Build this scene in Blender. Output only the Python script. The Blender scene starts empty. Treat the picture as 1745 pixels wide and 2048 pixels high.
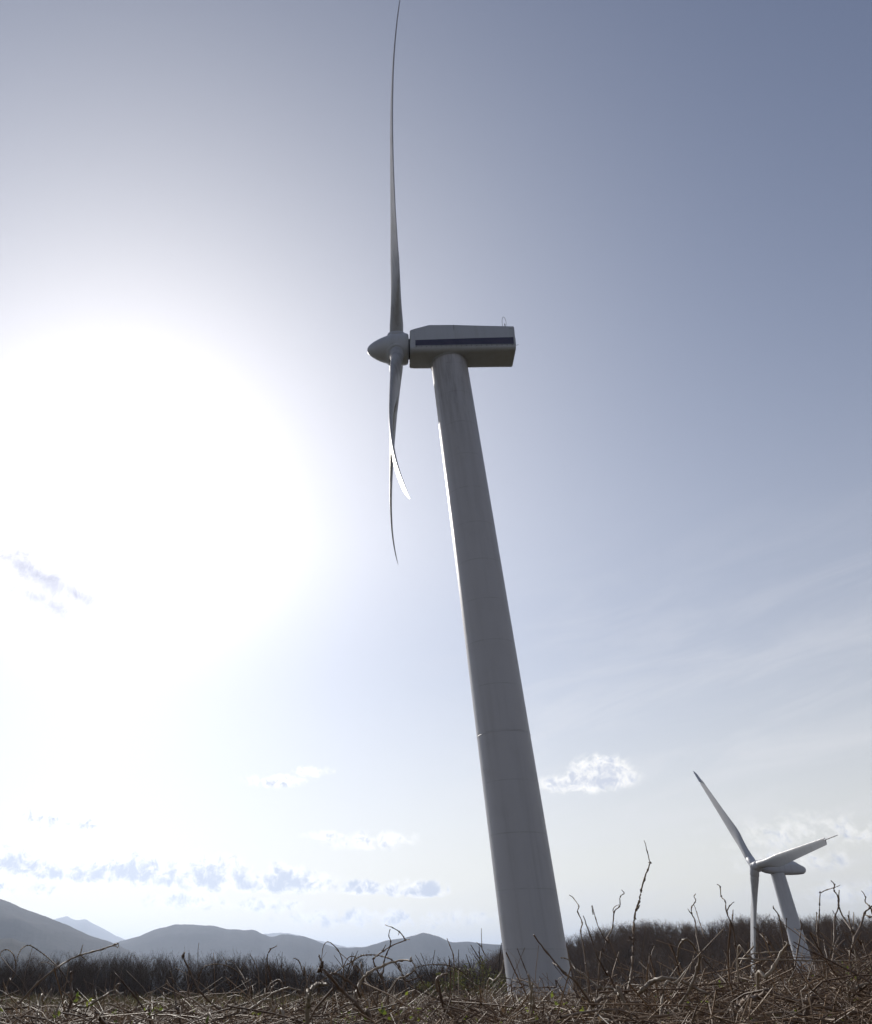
import bpy, bmesh, math, random
import numpy as np
from mathutils import Vector

R = math.radians
rng = np.random.default_rng(7)
random.seed(7)
scene = bpy.context.scene
col = scene.collection
PI = math.pi

# ------------------------------------------------------------------ camera
CZ = 0.32                                   # the camera lies low, just above flattened brambles
PITCH = R(30)
F_PX, CX, CY = 1571.0, 545.0, 1024.0        # focal length and principal point (cropped photograph, 1745 x 2048)
cam_d = bpy.data.cameras.new("camera")
cam_d.sensor_fit = 'HORIZONTAL'
cam_d.sensor_width = 36.0
cam_d.lens = 36.0 * F_PX / 1745.0
cam_d.shift_x = (872.5 - CX) / 1745.0
cam_d.clip_start = 0.02
cam_d.clip_end = 150000.0
cam_d.dof.use_dof = True
cam_d.dof.focus_distance = 3.5
cam_d.dof.aperture_fstop = 27.0
cam = bpy.data.objects.new("camera", cam_d)
col.objects.link(cam)
cam.location = (0, 0, CZ)
cam.rotation_euler = (PI / 2 + PITCH, 0, 0)
scene.camera = cam

# ------------------------------------------------------------------ render settings
scene.view_settings.view_transform = 'Standard'
scene.view_settings.look = 'None'
scene.view_settings.exposure = 0.0
scene.view_settings.gamma = 1.0
scene.cycles.use_denoising = True
scene.cycles.max_bounces = 6
scene.cycles.volume_bounces = 0
scene.cycles.transparent_max_bounces = 8

# ------------------------------------------------------------------ sun and sky
SUN_EL, SUN_AZ = R(31.0), R(-12.8)          # azimuth from +Y towards +X
SUN_DIR = Vector((math.sin(SUN_AZ) * math.cos(SUN_EL), math.cos(SUN_AZ) * math.cos(SUN_EL), math.sin(SUN_EL)))
sl = bpy.data.lights.new("sun", 'SUN')
sl.energy = 3.6
sl.angle = R(0.5)
sl.color = (1.0, 0.95, 0.88)
so = bpy.data.objects.new("sun", sl)
col.objects.link(so)
so.rotation_euler = SUN_DIR.to_track_quat('Z', 'Y').to_euler()


def ray(px, py):
    xc = (px - CX) / F_PX
    yc = (CY - py) / F_PX
    return np.array([xc, math.cos(PITCH) - math.sin(PITCH) * yc, math.sin(PITCH) + math.cos(PITCH) * yc])


def at(px, py, Y):
    """World point at forward distance Y seen along the ray."""
    d = ray(px, py)
    p = d * (Y / d[1])
    p[2] += CZ
    return p


def azel(px, py):
    d = ray(px, py)
    return math.atan2(d[0], d[1]), math.atan2(d[2], math.hypot(d[0], d[1]))


world = bpy.data.worlds.new("World")
scene.world = world
world.use_nodes = True
wt = world.node_tree
wt.nodes.clear()


class NB:
    """Small helper that writes node trees."""
    def __init__(s, tree):
        s.t = tree

    def n(s, typ, **kw):
        nd = s.t.nodes.new(typ)
        for k, v in kw.items():
            setattr(nd, k, v)
        return nd

    def put(s, sock, v):
        if isinstance(v, bpy.types.NodeSocket):
            s.t.links.new(v, sock)
        elif v is not None:
            sock.default_value = v

    def m(s, op, a, b=None, c=None, clamp=False):
        nd = s.n('ShaderNodeMath', operation=op, use_clamp=clamp)
        s.put(nd.inputs[0], a)
        s.put(nd.inputs[1], b)
        s.put(nd.inputs[2], c)
        return nd.outputs[0]

    def v(s, op, a, b=None, out=0):
        nd = s.n('ShaderNodeVectorMath', operation=op)
        s.put(nd.inputs[0], a)
        s.put(nd.inputs[1], b)
        return nd.outputs[out]

    def ss(s, x, lo, hi, a=0.0, b=1.0):
        nd = s.n('ShaderNodeMapRange', interpolation_type='SMOOTHSTEP')
        s.put(nd.inputs[0], x)
        nd.inputs[1].default_value, nd.inputs[2].default_value = lo, hi
        nd.inputs[3].default_value, nd.inputs[4].default_value = a, b
        return nd.outputs[0]

    def noise(s, vec, scale, detail=4, rough=0.55, dist=0.0):
        nd = s.n('ShaderNodeTexNoise')
        s.put(nd.inputs['Vector'], vec)
        nd.inputs['Scale'].default_value = scale
        nd.inputs['Detail'].default_value = detail
        nd.inputs['Roughness'].default_value = rough
        nd.inputs['Distortion'].default_value = dist
        return nd.outputs[0]

    def mix(s, fac, a, b, mode='MIX'):
        nd = s.n('ShaderNodeMix', data_type='RGBA', blend_type=mode)
        s.put(nd.inputs[0], fac)
        s.put(nd.inputs[6], a)
        s.put(nd.inputs[7], b)
        return nd.outputs[2]


w = NB(wt)
SKY_TINT = (0.71, 0.75, 0.89, 1)
sky = w.n('ShaderNodeTexSky', sky_type='NISHITA', sun_disc=False)
sky.sun_elevation = SUN_EL
sky.sun_rotation = SUN_AZ
sky.altitude = 300
sky.air_density = 1.0
sky.dust_density = 0.6
sky.ozone_density = 1.6
hs = w.n('ShaderNodeHueSaturation')
hs.inputs['Saturation'].default_value = 0.78
w.put(hs.inputs['Color'], sky.outputs[0])
skyc = w.mix(1.0, hs.outputs[0], SKY_TINT, 'MULTIPLY')
tc = w.n('ShaderNodeTexCoord').outputs['Generated']
nd = w.v('NORMALIZE', tc)
sep = w.n('ShaderNodeSeparateXYZ')
w.put(sep.inputs[0], nd)
az_n = w.m('ARCTAN2', sep.outputs[0], sep.outputs[1])
el_n = w.m('ARCSINE', sep.outputs[2])
# aureole of the sun in hazy air
dt = w.v('DOT_PRODUCT', nd, tuple(SUN_DIR), out=1)
om = w.m('SUBTRACT', 1.0, dt)
g1 = w.m('MULTIPLY', w.m('EXPONENT', w.m('MULTIPLY', om, -45.0)), 1.2)
g2 = w.m('MULTIPLY', w.m('EXPONENT', w.m('MULTIPLY', om, -8.6)), 6.0)
glow = w.m('MULTIPLY', w.m('ADD', g1, g2), w.ss(el_n, 0.28, 0.5, 0.45, 1.0))
gc = w.mix(1.0, (1.03, 0.93, 0.72, 1), glow, 'MULTIPLY')
skyc = w.mix(1.0, skyc, gc, 'ADD')
# pale veil low over the horizon
veil = w.m('EXPONENT', w.m('MULTIPLY', w.m('MAXIMUM', el_n, 0.0), -4.6))
skyc = w.mix(w.m('MULTIPLY', veil, 0.95), skyc, (11.5, 10.5, 8.1, 1))
# clouds: (px, py, rx, ry, strength, flat base) read off the photograph as directions
CL = [
    (18, 1738, 55, 36, 1.0, 1), (105, 1752, 60, 24, .75, 1), (198, 1758, 38, 30, .95, 1), (278, 1756, 58, 42, 1.1, 1),
    (345, 1762, 60, 30, 1.0, 1), (420, 1764, 80, 46, 1.15, 1), (575, 1772, 75, 36, 1.0, 1), (500, 1775, 60, 22, .7, 1),
    (722, 1782, 38, 16, .7, 1), (832, 1786, 60, 22, .9, 1), (372, 1803, 55, 13, .5, 0), (530, 1812, 50, 11, .42, 0),
    (78, 1776, 40, 12, .5, 0), (5, 1776, 22, 14, .55, 0), (80, 1636, 38, 15, .5, 0), (182, 1650, 34, 11, .5, 0),
    (550, 1561, 36, 10, .42, 0), (628, 1543, 28, 8, .4, 0), (660, 1672, 34, 7, .4, 0), (738, 1681, 60, 13, .42, 0),
    (1176, 1562, 74, 20, .85, 0), (1198, 1536, 46, 20, .6, 0), (770, 1838, 130, 12, .3, 0),
    (1590, 1722, 60, 10, .15, 0), (1715, 1790, 80, 20, .4, 0), (1660, 1668, 40, 8, .05, 0),
]
vec2 = w.n('ShaderNodeCombineXYZ')
w.put(vec2.inputs[0], az_n)
w.put(vec2.inputs[1], el_n)
vp = vec2.outputs[0]
M = None
for (cx, cy, rx, ry, s_, flat) in CL:
    a0, e0 = azel(cx, cy)
    a1, _ = azel(cx + rx * 1.25, cy)
    _, e1 = azel(cx, cy - ry * 1.2)
    q = w.v('MULTIPLY', w.v('SUBTRACT', vp, (a0, e0, 0)), (1 / abs(a1 - a0), 1 / abs(e1 - e0), 0))
    if flat:
        q = w.v('MAXIMUM', q, w.v('MULTIPLY', q, (1, -2.6, 1)))
    r2 = w.v('LENGTH', q, out=1)
    c_ = w.m('MULTIPLY_ADD', r2, -s_, s_)
    M = c_ if M is None else w.m('MAXIMUM', M, c_)
nA = w.noise(nd, 46, 7, 0.6, 0.3)
nB_ = w.noise(nd, 150, 5, 0.6)
dens = w.m('ADD', w.m('ADD', M, .22), w.m('MULTIPLY', w.m('SUBTRACT', nA, 0.5), 2.6))
dens = w.m('ADD', dens, w.m('MULTIPLY', w.m('SUBTRACT', nB_, 0.5), 0.7))
gate = w.ss(M, -0.35, 0.1)
alpha = w.m('MULTIPLY', w.ss(dens, -0.1, 0.55), gate)
nC_ = w.noise(nd, 70, 5, 0.65, .6)
core = w.ss(w.m('ADD', dens, w.m('MULTIPLY', w.m('SUBTRACT', nC_, 0.5), 3.4)), 0.0, 1.25)
cloudc = w.mix(core, (12.6, 12.3, 11.6, 1), (5.9, 6.4, 7.6, 1))
skyc = w.mix(w.m('MULTIPLY', alpha, 0.97), skyc, cloudc)
# thin grey cloud in front of the glare, left
M2 = None
for (cx, cy, rx, ry, rot) in [(85, 1155, 140, 52, -.38), (150, 1188, 85, 34, -.5), (70, 1195, 95, 32, -.3)]:
    a0, e0 = azel(cx, cy)
    a1, _ = azel(cx + rx, cy)
    _, e1 = azel(cx, cy - ry)
    dvec = w.v('SUBTRACT', vp, (a0, e0, 0))
    sx = w.n('ShaderNodeVectorRotate', rotation_type='Z_AXIS')
    w.put(sx.inputs['Vector'], dvec)
    sx.inputs['Angle'].default_value = -rot
    q = w.v('MULTIPLY', sx.outputs[0], (1 / abs(a1 - a0), 1 / abs(e1 - e0), 0))
    c_ = w.m('SUBTRACT', 1.0, w.v('LENGTH', q, out=1))
    M2 = c_ if M2 is None else w.m('MAXIMUM', M2, c_)
d2 = w.m('ADD', M2, w.m('MULTIPLY', w.m('SUBTRACT', w.noise(nd, 30, 8, 0.68, .5), 0.5), 2.6))
a2 = w.m('MULTIPLY', w.ss(d2, -0.1, 1.3), w.ss(M2, -0.4, 0.3))
skyc = w.mix(w.m('MULTIPLY', a2, 0.97), skyc, (5.2, 5.3, 6.5, 1))
# faint high cirrus
cr = w.n('ShaderNodeVectorRotate', rotation_type='Z_AXIS')
w.put(cr.inputs['Vector'], vp)
cr.inputs['Angle'].default_value = -0.16
cs = w.v('MULTIPLY', cr.outputs[0], (2.2, 11.0, 1))
ci = w.m('MULTIPLY', w.ss(w.noise(cs, 2.2, 7, 0.62, 0.6), 0.38, 0.72), w.m('MULTIPLY', w.ss(el_n, 0.5, 0.15), w.ss(az_n, 0.1, 0.4)))
skyc = w.mix(w.m('MULTIPLY', ci, 0.38), skyc, (8.8, 8.7, 8.8, 1))
bg = w.n('ShaderNodeBackground')
w.put(bg.inputs[0], skyc)
bg.inputs[1].default_value = 0.1
wo = w.n('ShaderNodeOutputWorld')
w.put(wo.inputs[0], bg.outputs[0])
world.cycles.sampling_method = 'MANUAL'
world.cycles.sample_map_resolution = 512


# ------------------------------------------------------------------ materials
def material(name, build, rough=0.6, spec=0.3):
    m = bpy.data.materials.new(name)
    m.use_nodes = True
    t = m.node_tree
    b = t.nodes['Principled BSDF']
    b.inputs['Roughness'].default_value = rough
    b.inputs['Specular IOR Level'].default_value = spec
    build(NB(t), b)
    return m


def obj_coord(n):
    return n.n('ShaderNodeTexCoord').outputs['Object']


def attr(n, name):
    return n.n('ShaderNodeAttribute', attribute_name=name).outputs['Fac']


def paint_build(base, dirt, seam=None, seam_z0=0.0, streak=0.35, top_dirt=None):
    def f(n, b):
        oc = obj_coord(n)
        st = n.noise(n.v('MULTIPLY', oc, (2.2, 2.2, 0.09)), 1.0, 5, 0.6)
        bl = n.noise(oc, 0.9, 6, 0.65)
        k = n.m('MULTIPLY', n.ss(st, 0.45, 0.75), streak)
        k = n.m('ADD', k, n.m('MULTIPLY', n.ss(bl, 0.5, 0.8), streak * 0.5))
        if seam:
            sp = n.n('ShaderNodeSeparateXYZ')
            n.put(sp.inputs[0], oc)
            # plate courses: a thin grubby weld line every few metres
            fr = n.m('PINGPONG', n.m('ADD', sp.outputs[2], -seam_z0), seam / 2)
            ln = n.ss(n.m('ABSOLUTE', fr), 0.0, 0.05, 1.0, 0.0)
            brk = n.ss(n.noise(n.v('MULTIPLY', oc, (1.2, 1.2, 0.3)), 1.3, 3), 0.35, 0.65, 0.25, 1.0)
            k = n.m('ADD', k, n.m('MULTIPLY', n.m('MULTIPLY', ln, brk), 0.45))
            if top_dirt:
                td = n.ss(sp.outputs[2], top_dirt - 9, top_dirt)
                k = n.m('ADD', k, n.m('MULTIPLY', td, n.ss(n.noise(n.v('MULTIPLY', oc, (3.5, 3.5, 0.25)), 1.0, 6, 0.7), 0.4, 0.7, 0.1, 0.75)))
        c = n.mix(n.m('MINIMUM', k, 0.9), base, dirt)
        n.put(b.inputs['Base Color'], c)
        n.put(b.inputs['Roughness'], n.ss(bl, 0.2, 0.8, 0.35, 0.55))
    return f


M_TOWER = material('tower_paint', paint_build((.45, .445, .475, 1), (.24, .23, .23, 1), 3.12, 0.0, 0.22, 45.0), .42, .4)
M_NAC = material('nacelle_paint', paint_build((.43, .45, .50, 1), (.24, .23, .21, 1), None, 0, .2), .45, .4)
M_BLADE = material('blade_gelcoat', paint_build((.33, .33, .34, 1), (.12, .11, .10, 1), None, 0, .5), .35, .45)
M_TOWER2 = material('pale_tower_paint', paint_build((.50, .51, .55, 1), (.33, .33, .34, 1), 6.0, 1.0, .25), .42, .4)
M_BLADE2 = material('pale_blade_gelcoat', paint_build((.46, .465, .48, 1), (.28, .27, .26, 1), None, 0, .3), .35, .45)


def flat_build(c1, c2, scale):
    def f(n, b):
        n.put(b.inputs['Base Color'], n.mix(n.ss(n.noise(obj_coord(n), scale, 5, .6), .3, .7), c1, c2))
    return f


M_STRIPE = material('stripe_vinyl', flat_build((.042, .040, .080, 1), (.062, .058, .10, 1), 1.5), .4)
M_DARKMETAL = material('dark_metal', flat_build((.05, .05, .055, 1), (.10, .10, .10, 1), 4), .45)
M_CONC = material('concrete', flat_build((.30, .29, .27, 1), (.42, .41, .38, 1), 2), .9)


def terrain_build(n, b):
    oc = obj_coord(n)
    big = n.noise(oc, .018, 5, .6)
    mid = n.noise(oc, .35, 6, .65)
    fine = n.noise(oc, 9.0, 6, .7)
    grass = n.mix(n.ss(fine, .3, .7), (.040, .046, .016, 1), (.10, .09, .042, 1))
    litter = n.mix(n.ss(fine, .35, .65), (.055, .038, .026, 1), (.15, .115, .075, 1))
    c = n.mix(n.ss(mid, .42, .6), grass, litter)
    c = n.mix(n.ss(big, .35, .7), c, (.07, .06, .035, 1))
    c = n.mix(attr(n, 'tint'), c, n.mix(n.ss(mid, .3, .7), (.045, .034, .027, 1), (.085, .062, .045, 1)))
    n.put(b.inputs['Base Color'], c)
    bp = n.n('ShaderNodeBump')
    bp.inputs['Strength'].default_value = .6
    bp.inputs['Distance'].default_value = .05
    n.put(bp.inputs['Height'], fine)
    n.put(b.inputs['Normal'], bp.outputs[0])


M_GROUND = material('ground_turf', terrain_build, .95, .1)


def mountain_build(n, b):
    oc = obj_coord(n)
    a = n.noise(oc, .004, 8, .7)
    f = n.noise(oc, .03, 6, .75)
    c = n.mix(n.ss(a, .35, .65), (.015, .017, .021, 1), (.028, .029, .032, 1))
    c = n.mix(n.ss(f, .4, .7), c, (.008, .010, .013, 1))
    n.put(b.inputs['Base Color'], c)


M_MOUNT = material('mountain_forest', mountain_build, .95, .05)
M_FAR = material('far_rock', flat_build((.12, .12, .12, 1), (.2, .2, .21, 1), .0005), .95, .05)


def stem_build(dark, pale, rough, edge=.5):
    def f(n, b):
        oc = obj_coord(n)
        t = attr(n, 'tint')
        nz = n.noise(n.v('MULTIPLY', oc, (60, 60, 60)), 1.0, 4, .65)
        c = n.mix(n.m('ADD', n.m('MULTIPLY', t, .75), n.m('MULTIPLY', n.ss(nz, .35, .65), .3)), dark, pale)
        n.put(b.inputs['Base Color'], c)
    m = material('stem', f, rough, edge)
    return m


M_STEM = stem_build((.055, .032, .022, 1), (.22, .15, .095, 1), .6, .3)
M_STEM.name = 'brown_stem'
M_PALE = stem_build((.15, .11, .075, 1), (.40, .32, .23, 1), .55, .35)
M_PALE.name = 'pale_dry_stem'
M_TANGLE = stem_build((.055, .028, .017, 1), (.32, .215, .13, 1), .55, .3)
M_TANGLE.name = 'tangle_stem'
M_BARK = stem_build((.050, .032, .022, 1), (.120, .082, .056, 1), .9, .1)
M_BARK.name = 'bark'
M_BARK2 = stem_build((.085, .054, .035, 1), (.20, .135, .085, 1), .9, .1)
M_BARK2.name = 'brown_twigs'


def leaf_mat(name, c1, c2, trans):
    m = bpy.data.materials.new(name)
    m.use_nodes = True
    n = NB(m.node_tree)
    b = m.node_tree.nodes['Principled BSDF']
    out = m.node_tree.nodes['Material Output']
    t = attr(n, 'tint')
    c = n.mix(t, c1, c2)
    n.put(b.inputs['Base Color'], c)
    b.inputs['Roughness'].default_value = .5
    tr = n.n('ShaderNodeBsdfTranslucent')
    n.put(tr.inputs[0], c)
    mx = n.n('ShaderNodeMixShader')
    mx.inputs[0].default_value = trans
    n.put(mx.inputs[1], b.outputs[0])
    n.put(mx.inputs[2], tr.outputs[0])
    n.put(out.inputs['Surface'], mx.outputs[0])
    return m


M_LEAF = leaf_mat('young_leaf', (.11, .16, .02, 1), (.30, .34, .06, 1), .5)
M_GRASS = leaf_mat('grass_blade', (.050, .060, .016, 1), (.19, .145, .075, 1), .3)
M_DRYLEAF = leaf_mat('dead_leaf', (.16, .09, .045, 1), (.34, .25, .15, 1), .3)
M_BUDTREE = leaf_mat('bud_leaf', (.10, .11, .025, 1), (.18, .17, .04, 1), .4)


# ------------------------------------------------------------------ object helpers
def tag(o, label=None, cat=None, group=None, kind=None):
    for k, v in (('label', label), ('category', cat), ('group', group), ('kind', kind)):
        if v:
            o[k] = v
    return o


def empty(name, loc):
    o = bpy.data.objects.new(name, None)
    col.objects.link(o)
    o.location = loc
    o.empty_display_size = 1
    return o


def mesh_object(name, verts, faces, mat, parent=None, smooth=True, tint=None):
    """verts (N,3); faces (M,k) array or list of arrays of the same width k."""
    me = bpy.data.meshes.new(name)
    verts = np.asarray(verts, dtype=np.float32)
    fl = faces if isinstance(faces, list) else [faces]
    fl = [np.asarray(f, dtype=np.int32) for f in fl if len(f)]
    me.vertices.add(len(verts))
    me.vertices.foreach_set('co', verts.ravel())
    nl = sum(f.size for f in fl)
    me.loops.add(nl)
    me.loops.foreach_set('vertex_index', np.concatenate([f.ravel() for f in fl]))
    npoly = sum(len(f) for f in fl)
    me.polygons.add(npoly)
    starts, tot = [], 0
    for f in fl:
        starts.append(tot + np.arange(len(f)) * f.shape[1])
        tot += f.size
    me.polygons.foreach_set('loop_start', np.concatenate(starts).astype(np.int32))
    me.polygons.foreach_set('use_smooth', np.full(npoly, smooth))
    me.update(calc_edges=True)
    me.validate()
    if tint is not None:
        at_ = me.attributes.new('tint', 'FLOAT', 'POINT')
        at_.data.foreach_set('value', np.asarray(tint, dtype=np.float32))
    if mat:
        me.materials.append(mat)
    o = bpy.data.objects.new(name, me)
    col.objects.link(o)
    if parent:
        o.parent = parent
    return o


def grid_faces(nu, nv, wrap_v=False):
    """rows nu, columns nv"""
    u = np.arange(nu - 1)[:, None]
    v = np.arange(nv if wrap_v else nv - 1)[None, :]
    a = u * nv + v
    b = u * nv + (v + 1) % nv
    return np.stack([a, b, b + nv, a + nv], -1).reshape(-1, 4)


def autosmooth(o, deg=35):
    for e in o.data.edges:
        pass
    bm = bmesh.new()
    bm.from_mesh(o.data)
    bmesh.ops.recalc_face_normals(bm, faces=bm.faces)
    lim = R(deg)
    for e in bm.edges:
        if len(e.link_faces) == 2 and e.calc_face_angle(0) > lim:
            e.smooth = False
    bm.to_mesh(o.data)
    bm.free()
    return o


def tubes(P, Rr, sides=3, tint=None):
    """P (N,K,3) polylines, Rr (N,K) radii -> verts, quads, tint"""
    N, K, _ = P.shape
    T = np.gradient(P, axis=1)
    T /= np.linalg.norm(T, axis=2, keepdims=True) + 1e-9
    up = np.tile(np.array([0.13, 0.21, 0.97]), (N, K, 1))
    flip = np.abs((T * up).sum(2)) > .93
    up[flip] = [1, 0, 0.1]
    A = np.cross(T, up)
    A /= np.linalg.norm(A, axis=2, keepdims=True) + 1e-9
    B = np.cross(T, A)
    an = np.arange(sides) * 2 * PI / sides
    V = P[:, :, None, :] + Rr[:, :, None, None] * (np.cos(an)[None, None, :, None] * A[:, :, None, :] + np.sin(an)[None, None, :, None] * B[:, :, None, :])
    V = V.reshape(-1, 3)
    f = grid_faces(K, sides, True)
    Fc = (f[None] + (np.arange(N) * K * sides)[:, None, None]).reshape(-1, 4)
    tt = None
    if tint is not None:
        tt = np.repeat(np.asarray(tint), K * sides)
    return V, Fc, tt


class Parts:
    """collects several vert/face arrays into one mesh"""
    def __init__(s):
        s.V, s.F, s.T, s.n = [], [], [], 0

    def add(s, V, F, T=None):
        V = np.asarray(V, float)
        s.V.append(V)
        s.F.append(np.asarray(F) + s.n)
        s.T.append(np.full(len(V), .5) if T is None else (np.full(len(V), T) if np.isscalar(T) else T))
        s.n += len(V)

    def tube(s, pts, rad, sides=6, T=.5):
        pts = np.asarray(pts, float)
        rad = np.full(len(pts), rad) if np.isscalar(rad) else np.asarray(rad, float)
        V, F, _ = tubes(pts[None], rad[None], sides)
        V = np.vstack([V, pts[0], pts[-1]])
        n = len(pts) * sides
        caps = []
        for j in range(sides):
            k = (j + 1) % sides
            caps.append((n, k, j, j))
            caps.append((n + 1, n - sides + j, n - sides + k, n - sides + k))
        s.add(V, F, T)
        tri = np.array([c[:3] for c in caps]) + s.n - len(V)
        s.tri = getattr(s, 'tri', [])
        s.tri.append(tri)

    def box(s, c, size, rot=None, T=.5):
        c = np.asarray(c, float)
        h = np.asarray(size, float) / 2
        V = np.array([[x, y, z] for x in (-1, 1) for y in (-1, 1) for z in (-1, 1)]) * h
        if rot is not None:
            V = V @ np.asarray(rot)
        F = [[0, 1, 3, 2], [4, 6, 7, 5], [0, 4, 5, 1], [2, 3, 7, 6], [0, 2, 6, 4], [1, 5, 7, 3]]
        s.add(V + c, F, T)

    def build(s, name, mat, parent=None, smooth=True):
        F4 = [f for f in s.F if f.shape[1] == 4]
        F3 = [f for f in s.F if f.shape[1] == 3] + list(getattr(s, 'tri', []))
        fl = []
        if F4:
            fl.append(np.vstack(F4))
        if F3:
            fl.append(np.vstack(F3))
        return mesh_object(name, np.vstack(s.V), fl, mat, parent, smooth, np.concatenate(s.T))


def lathe(profile, seg, origin, ax, e1, e2):
    """profile [(along, radius)] revolved about ax"""
    an = np.arange(seg) * 2 * PI / seg
    rows = []
    for a, r in profile:
        rows.append(origin + ax * a + r * (np.cos(an)[:, None] * e1 + np.sin(an)[:, None] * e2))
    return np.vstack(rows), grid_faces(len(profile), seg, True)


def sstep(x, a, b):
    t = np.clip((x - a) / (b - a), 0, 1)
    return t * t * (3 - 2 * t)


# value noise for terrain shapes
_G = rng.random((256, 256))


def vnoise(x, y):
    xi, yi = np.floor(x).astype(int), np.floor(y).astype(int)
    fx, fy = x - xi, y - yi
    fx, fy = fx * fx * (3 - 2 * fx), fy * fy * (3 - 2 * fy)
    g = lambda i, j: _G[i % 256, j % 256]
    return (g(xi, yi) * (1 - fx) + g(xi + 1, yi) * fx) * (1 - fy) + (g(xi, yi + 1) * (1 - fx) + g(xi + 1, yi + 1) * fx) * fy


def fbm(x, y, o=5, gain=.5):
    s, a, t = 0, 1, 0
    for i in range(o):
        s = s + a * vnoise(x * 2 ** i + 17.3 * i, y * 2 ** i + 5.1 * i)
        t += a
        a *= gain
    return s / t


SKYL = np.array([(-260, 1925), (-100, 1918), (0, 1914), (60, 1912), (120, 1909), (200, 1906), (300, 1905), (400, 1906), (470, 1908), (540, 1913), (600, 1926), (640, 1932), (720, 1936), (790, 1950), (830, 1925),
                 (870, 1912), (930, 1897), (990, 1890), (1060, 1885), (1140, 1871), (1200, 1852), (1290, 1838), (1345, 1843), (1400, 1846), (1440, 1836), (1500, 1829), (1580, 1834), (1640, 1829), (1745, 1832), (1900, 1835), (2200, 1850)], float)
sk_az = np.array([azel(x, y)[0] for x, y in SKYL])
sk_r = np.array([ray(x, y)[2] / ray(x, y)[1] for x, y in SKYL])


# ------------------------------------------------------------------ terrain
def ground_rel(x, y):
    """ground height relative to the camera"""
    d = np.hypot(x, y)
    az = np.degrees(np.arctan2(x, y))
    wr = sstep(az, 7, 17) * (1 - sstep(az, 70, 100))
    z = -.30 - .012 * np.minimum(d, 10) - .042 * np.clip(d - 10, 0, 80)
    z = z + .035 * sstep(az, 20, 36) * (1 - sstep(az, 70, 100)) * np.minimum(d, 7) * (1 - sstep(d, 9, 26))
    z = z - sstep(d, 88, 195) * (9 + 18 * wr)
    crest = np.interp(np.radians(az), sk_az, sk_r) * np.cos(np.radians(az)) * 440 - 10.5
    hill = sstep(d, 225, 440) * (crest + 30.5) * wr
    fall = sstep(d, 300, 1500) * 70 * (1 - wr) + sstep(d, 480, 1500) * 95 * wr
    z = z + hill - fall
    z = z + (fbm(x / 1.7, y / 1.7, 3) - .5) * .05 * sstep(d, .6, 3)
    z = z + (fbm(x / 30, y / 30, 3) - .5) * 1.2 * sstep(d, 60, 160)
    return z


naz, nr = 260, 230
rr = np.concatenate([[0.0], np.geomspace(.25, 36000, nr - 1)])
aa = np.linspace(0, 2 * PI, naz, endpoint=False)
X = rr[:, None] * np.sin(aa)[None]
Y = rr[:, None] * np.cos(aa)[None]
Z = ground_rel(X, Y) + CZ
mesh_object('ground', np.stack([X, Y, Z], -1).reshape(-1, 3), grid_faces(nr, naz, True)[:, ::-1], M_GROUND, tint=sstep(np.hypot(X, Y), 120, 190).reshape(-1))
tag(bpy.data.objects['ground'], kind='structure')


def ridge(name, prof, Y0, thick, base, mat, rough_h, freq, kind='structure'):
    """a range of hills: its skyline profile stands at forward distance Y0"""
    th = np.array([[azel(px, py)[0], ray(px, py)[2] / ray(px, py)[1] * Y0] for px, py in prof])
    azs = np.linspace(th[0, 0] - .05, th[-1, 0] + .05, 900)
    h = np.interp(azs, th[:, 0], th[:, 1])
    k = np.hanning(9); k /= k.sum()
    h = np.convolve(np.pad(h, 4, mode='edge'), k, mode='valid')
    vs = np.linspace(-1, 1, 61)
    xs = np.tan(azs)[None, :] * (Y0 + vs[:, None] * thick)
    ys = np.repeat((Y0 + vs * thick)[:, None], len(azs), 1)
    ends = sstep(azs, azs[0], azs[0] + .04) * (1 - sstep(azs, azs[-1] - .04, azs[-1]))
    sh = (.5 + .5 * np.cos(PI * np.abs(vs) ** .95))[:, None]
    hh = base + (h - base)[None] * sh * ends[None]
    nz = (fbm(xs / freq, ys / freq, 5) - .5)
    hh = hh + nz * (h - base)[None] * .45 * (sh * (1 - sh) * 4) * ends
    hh = hh + (fbm(xs / (freq * .05), ys / (freq * .2), 3) - .5) * rough_h
    o = mesh_object(name, np.stack([xs, ys, hh + CZ], -1).reshape(-1, 3), grid_faces(len(vs), len(azs)), mat)
    tag(o, kind=kind)
    return o


ridge('hills', [(-420, 1745), (-250, 1752), (-120, 1768), (0, 1800), (30, 1811), (60, 1824), (90, 1833), (130, 1850), (180, 1872), (215, 1883), (240, 1894), (280, 1912), (330, 1932), (400, 1960)], 4200, 1500, -75, M_MOUNT, 9, 900)
ridge('hills', [(-400, 1900), (-200, 1884), (-60, 1872), (0, 1880), (25, 1877), (50, 1887), (80, 1908), (120, 1930)], 2300, 700, -75, M_MOUNT, 6, 500)
ridge('hills', [(140, 1935), (200, 1903), (240, 1884), (280, 1873), (310, 1861), (345, 1851), (385, 1849), (430, 1853), (455, 1859), (510, 1862), (540, 1874), (575, 1869), (610, 1874), (640, 1886), (675, 1897),
               (735, 1894), (770, 1883), (810, 1877), (845, 1866), (875, 1872), (900, 1885), (940, 1884), (1000, 1890), (1080, 1900), (1200, 1890), (1500, 1895), (1800, 1880), (2100, 1890)], 6600, 2200, -80, M_MOUNT, 12, 1400)
ridge('mountains', [(-300, 1860), (40, 1850), (95, 1842), (132, 1834), (150, 1842), (172, 1840), (200, 1855), (230, 1872), (260, 1884), (420, 1880), (520, 1868), (575, 1866), (650, 1885), (690, 1894), (800, 1900), (1000, 1905)], 15000, 3600, -80, M_FAR, 45, 3000)


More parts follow.
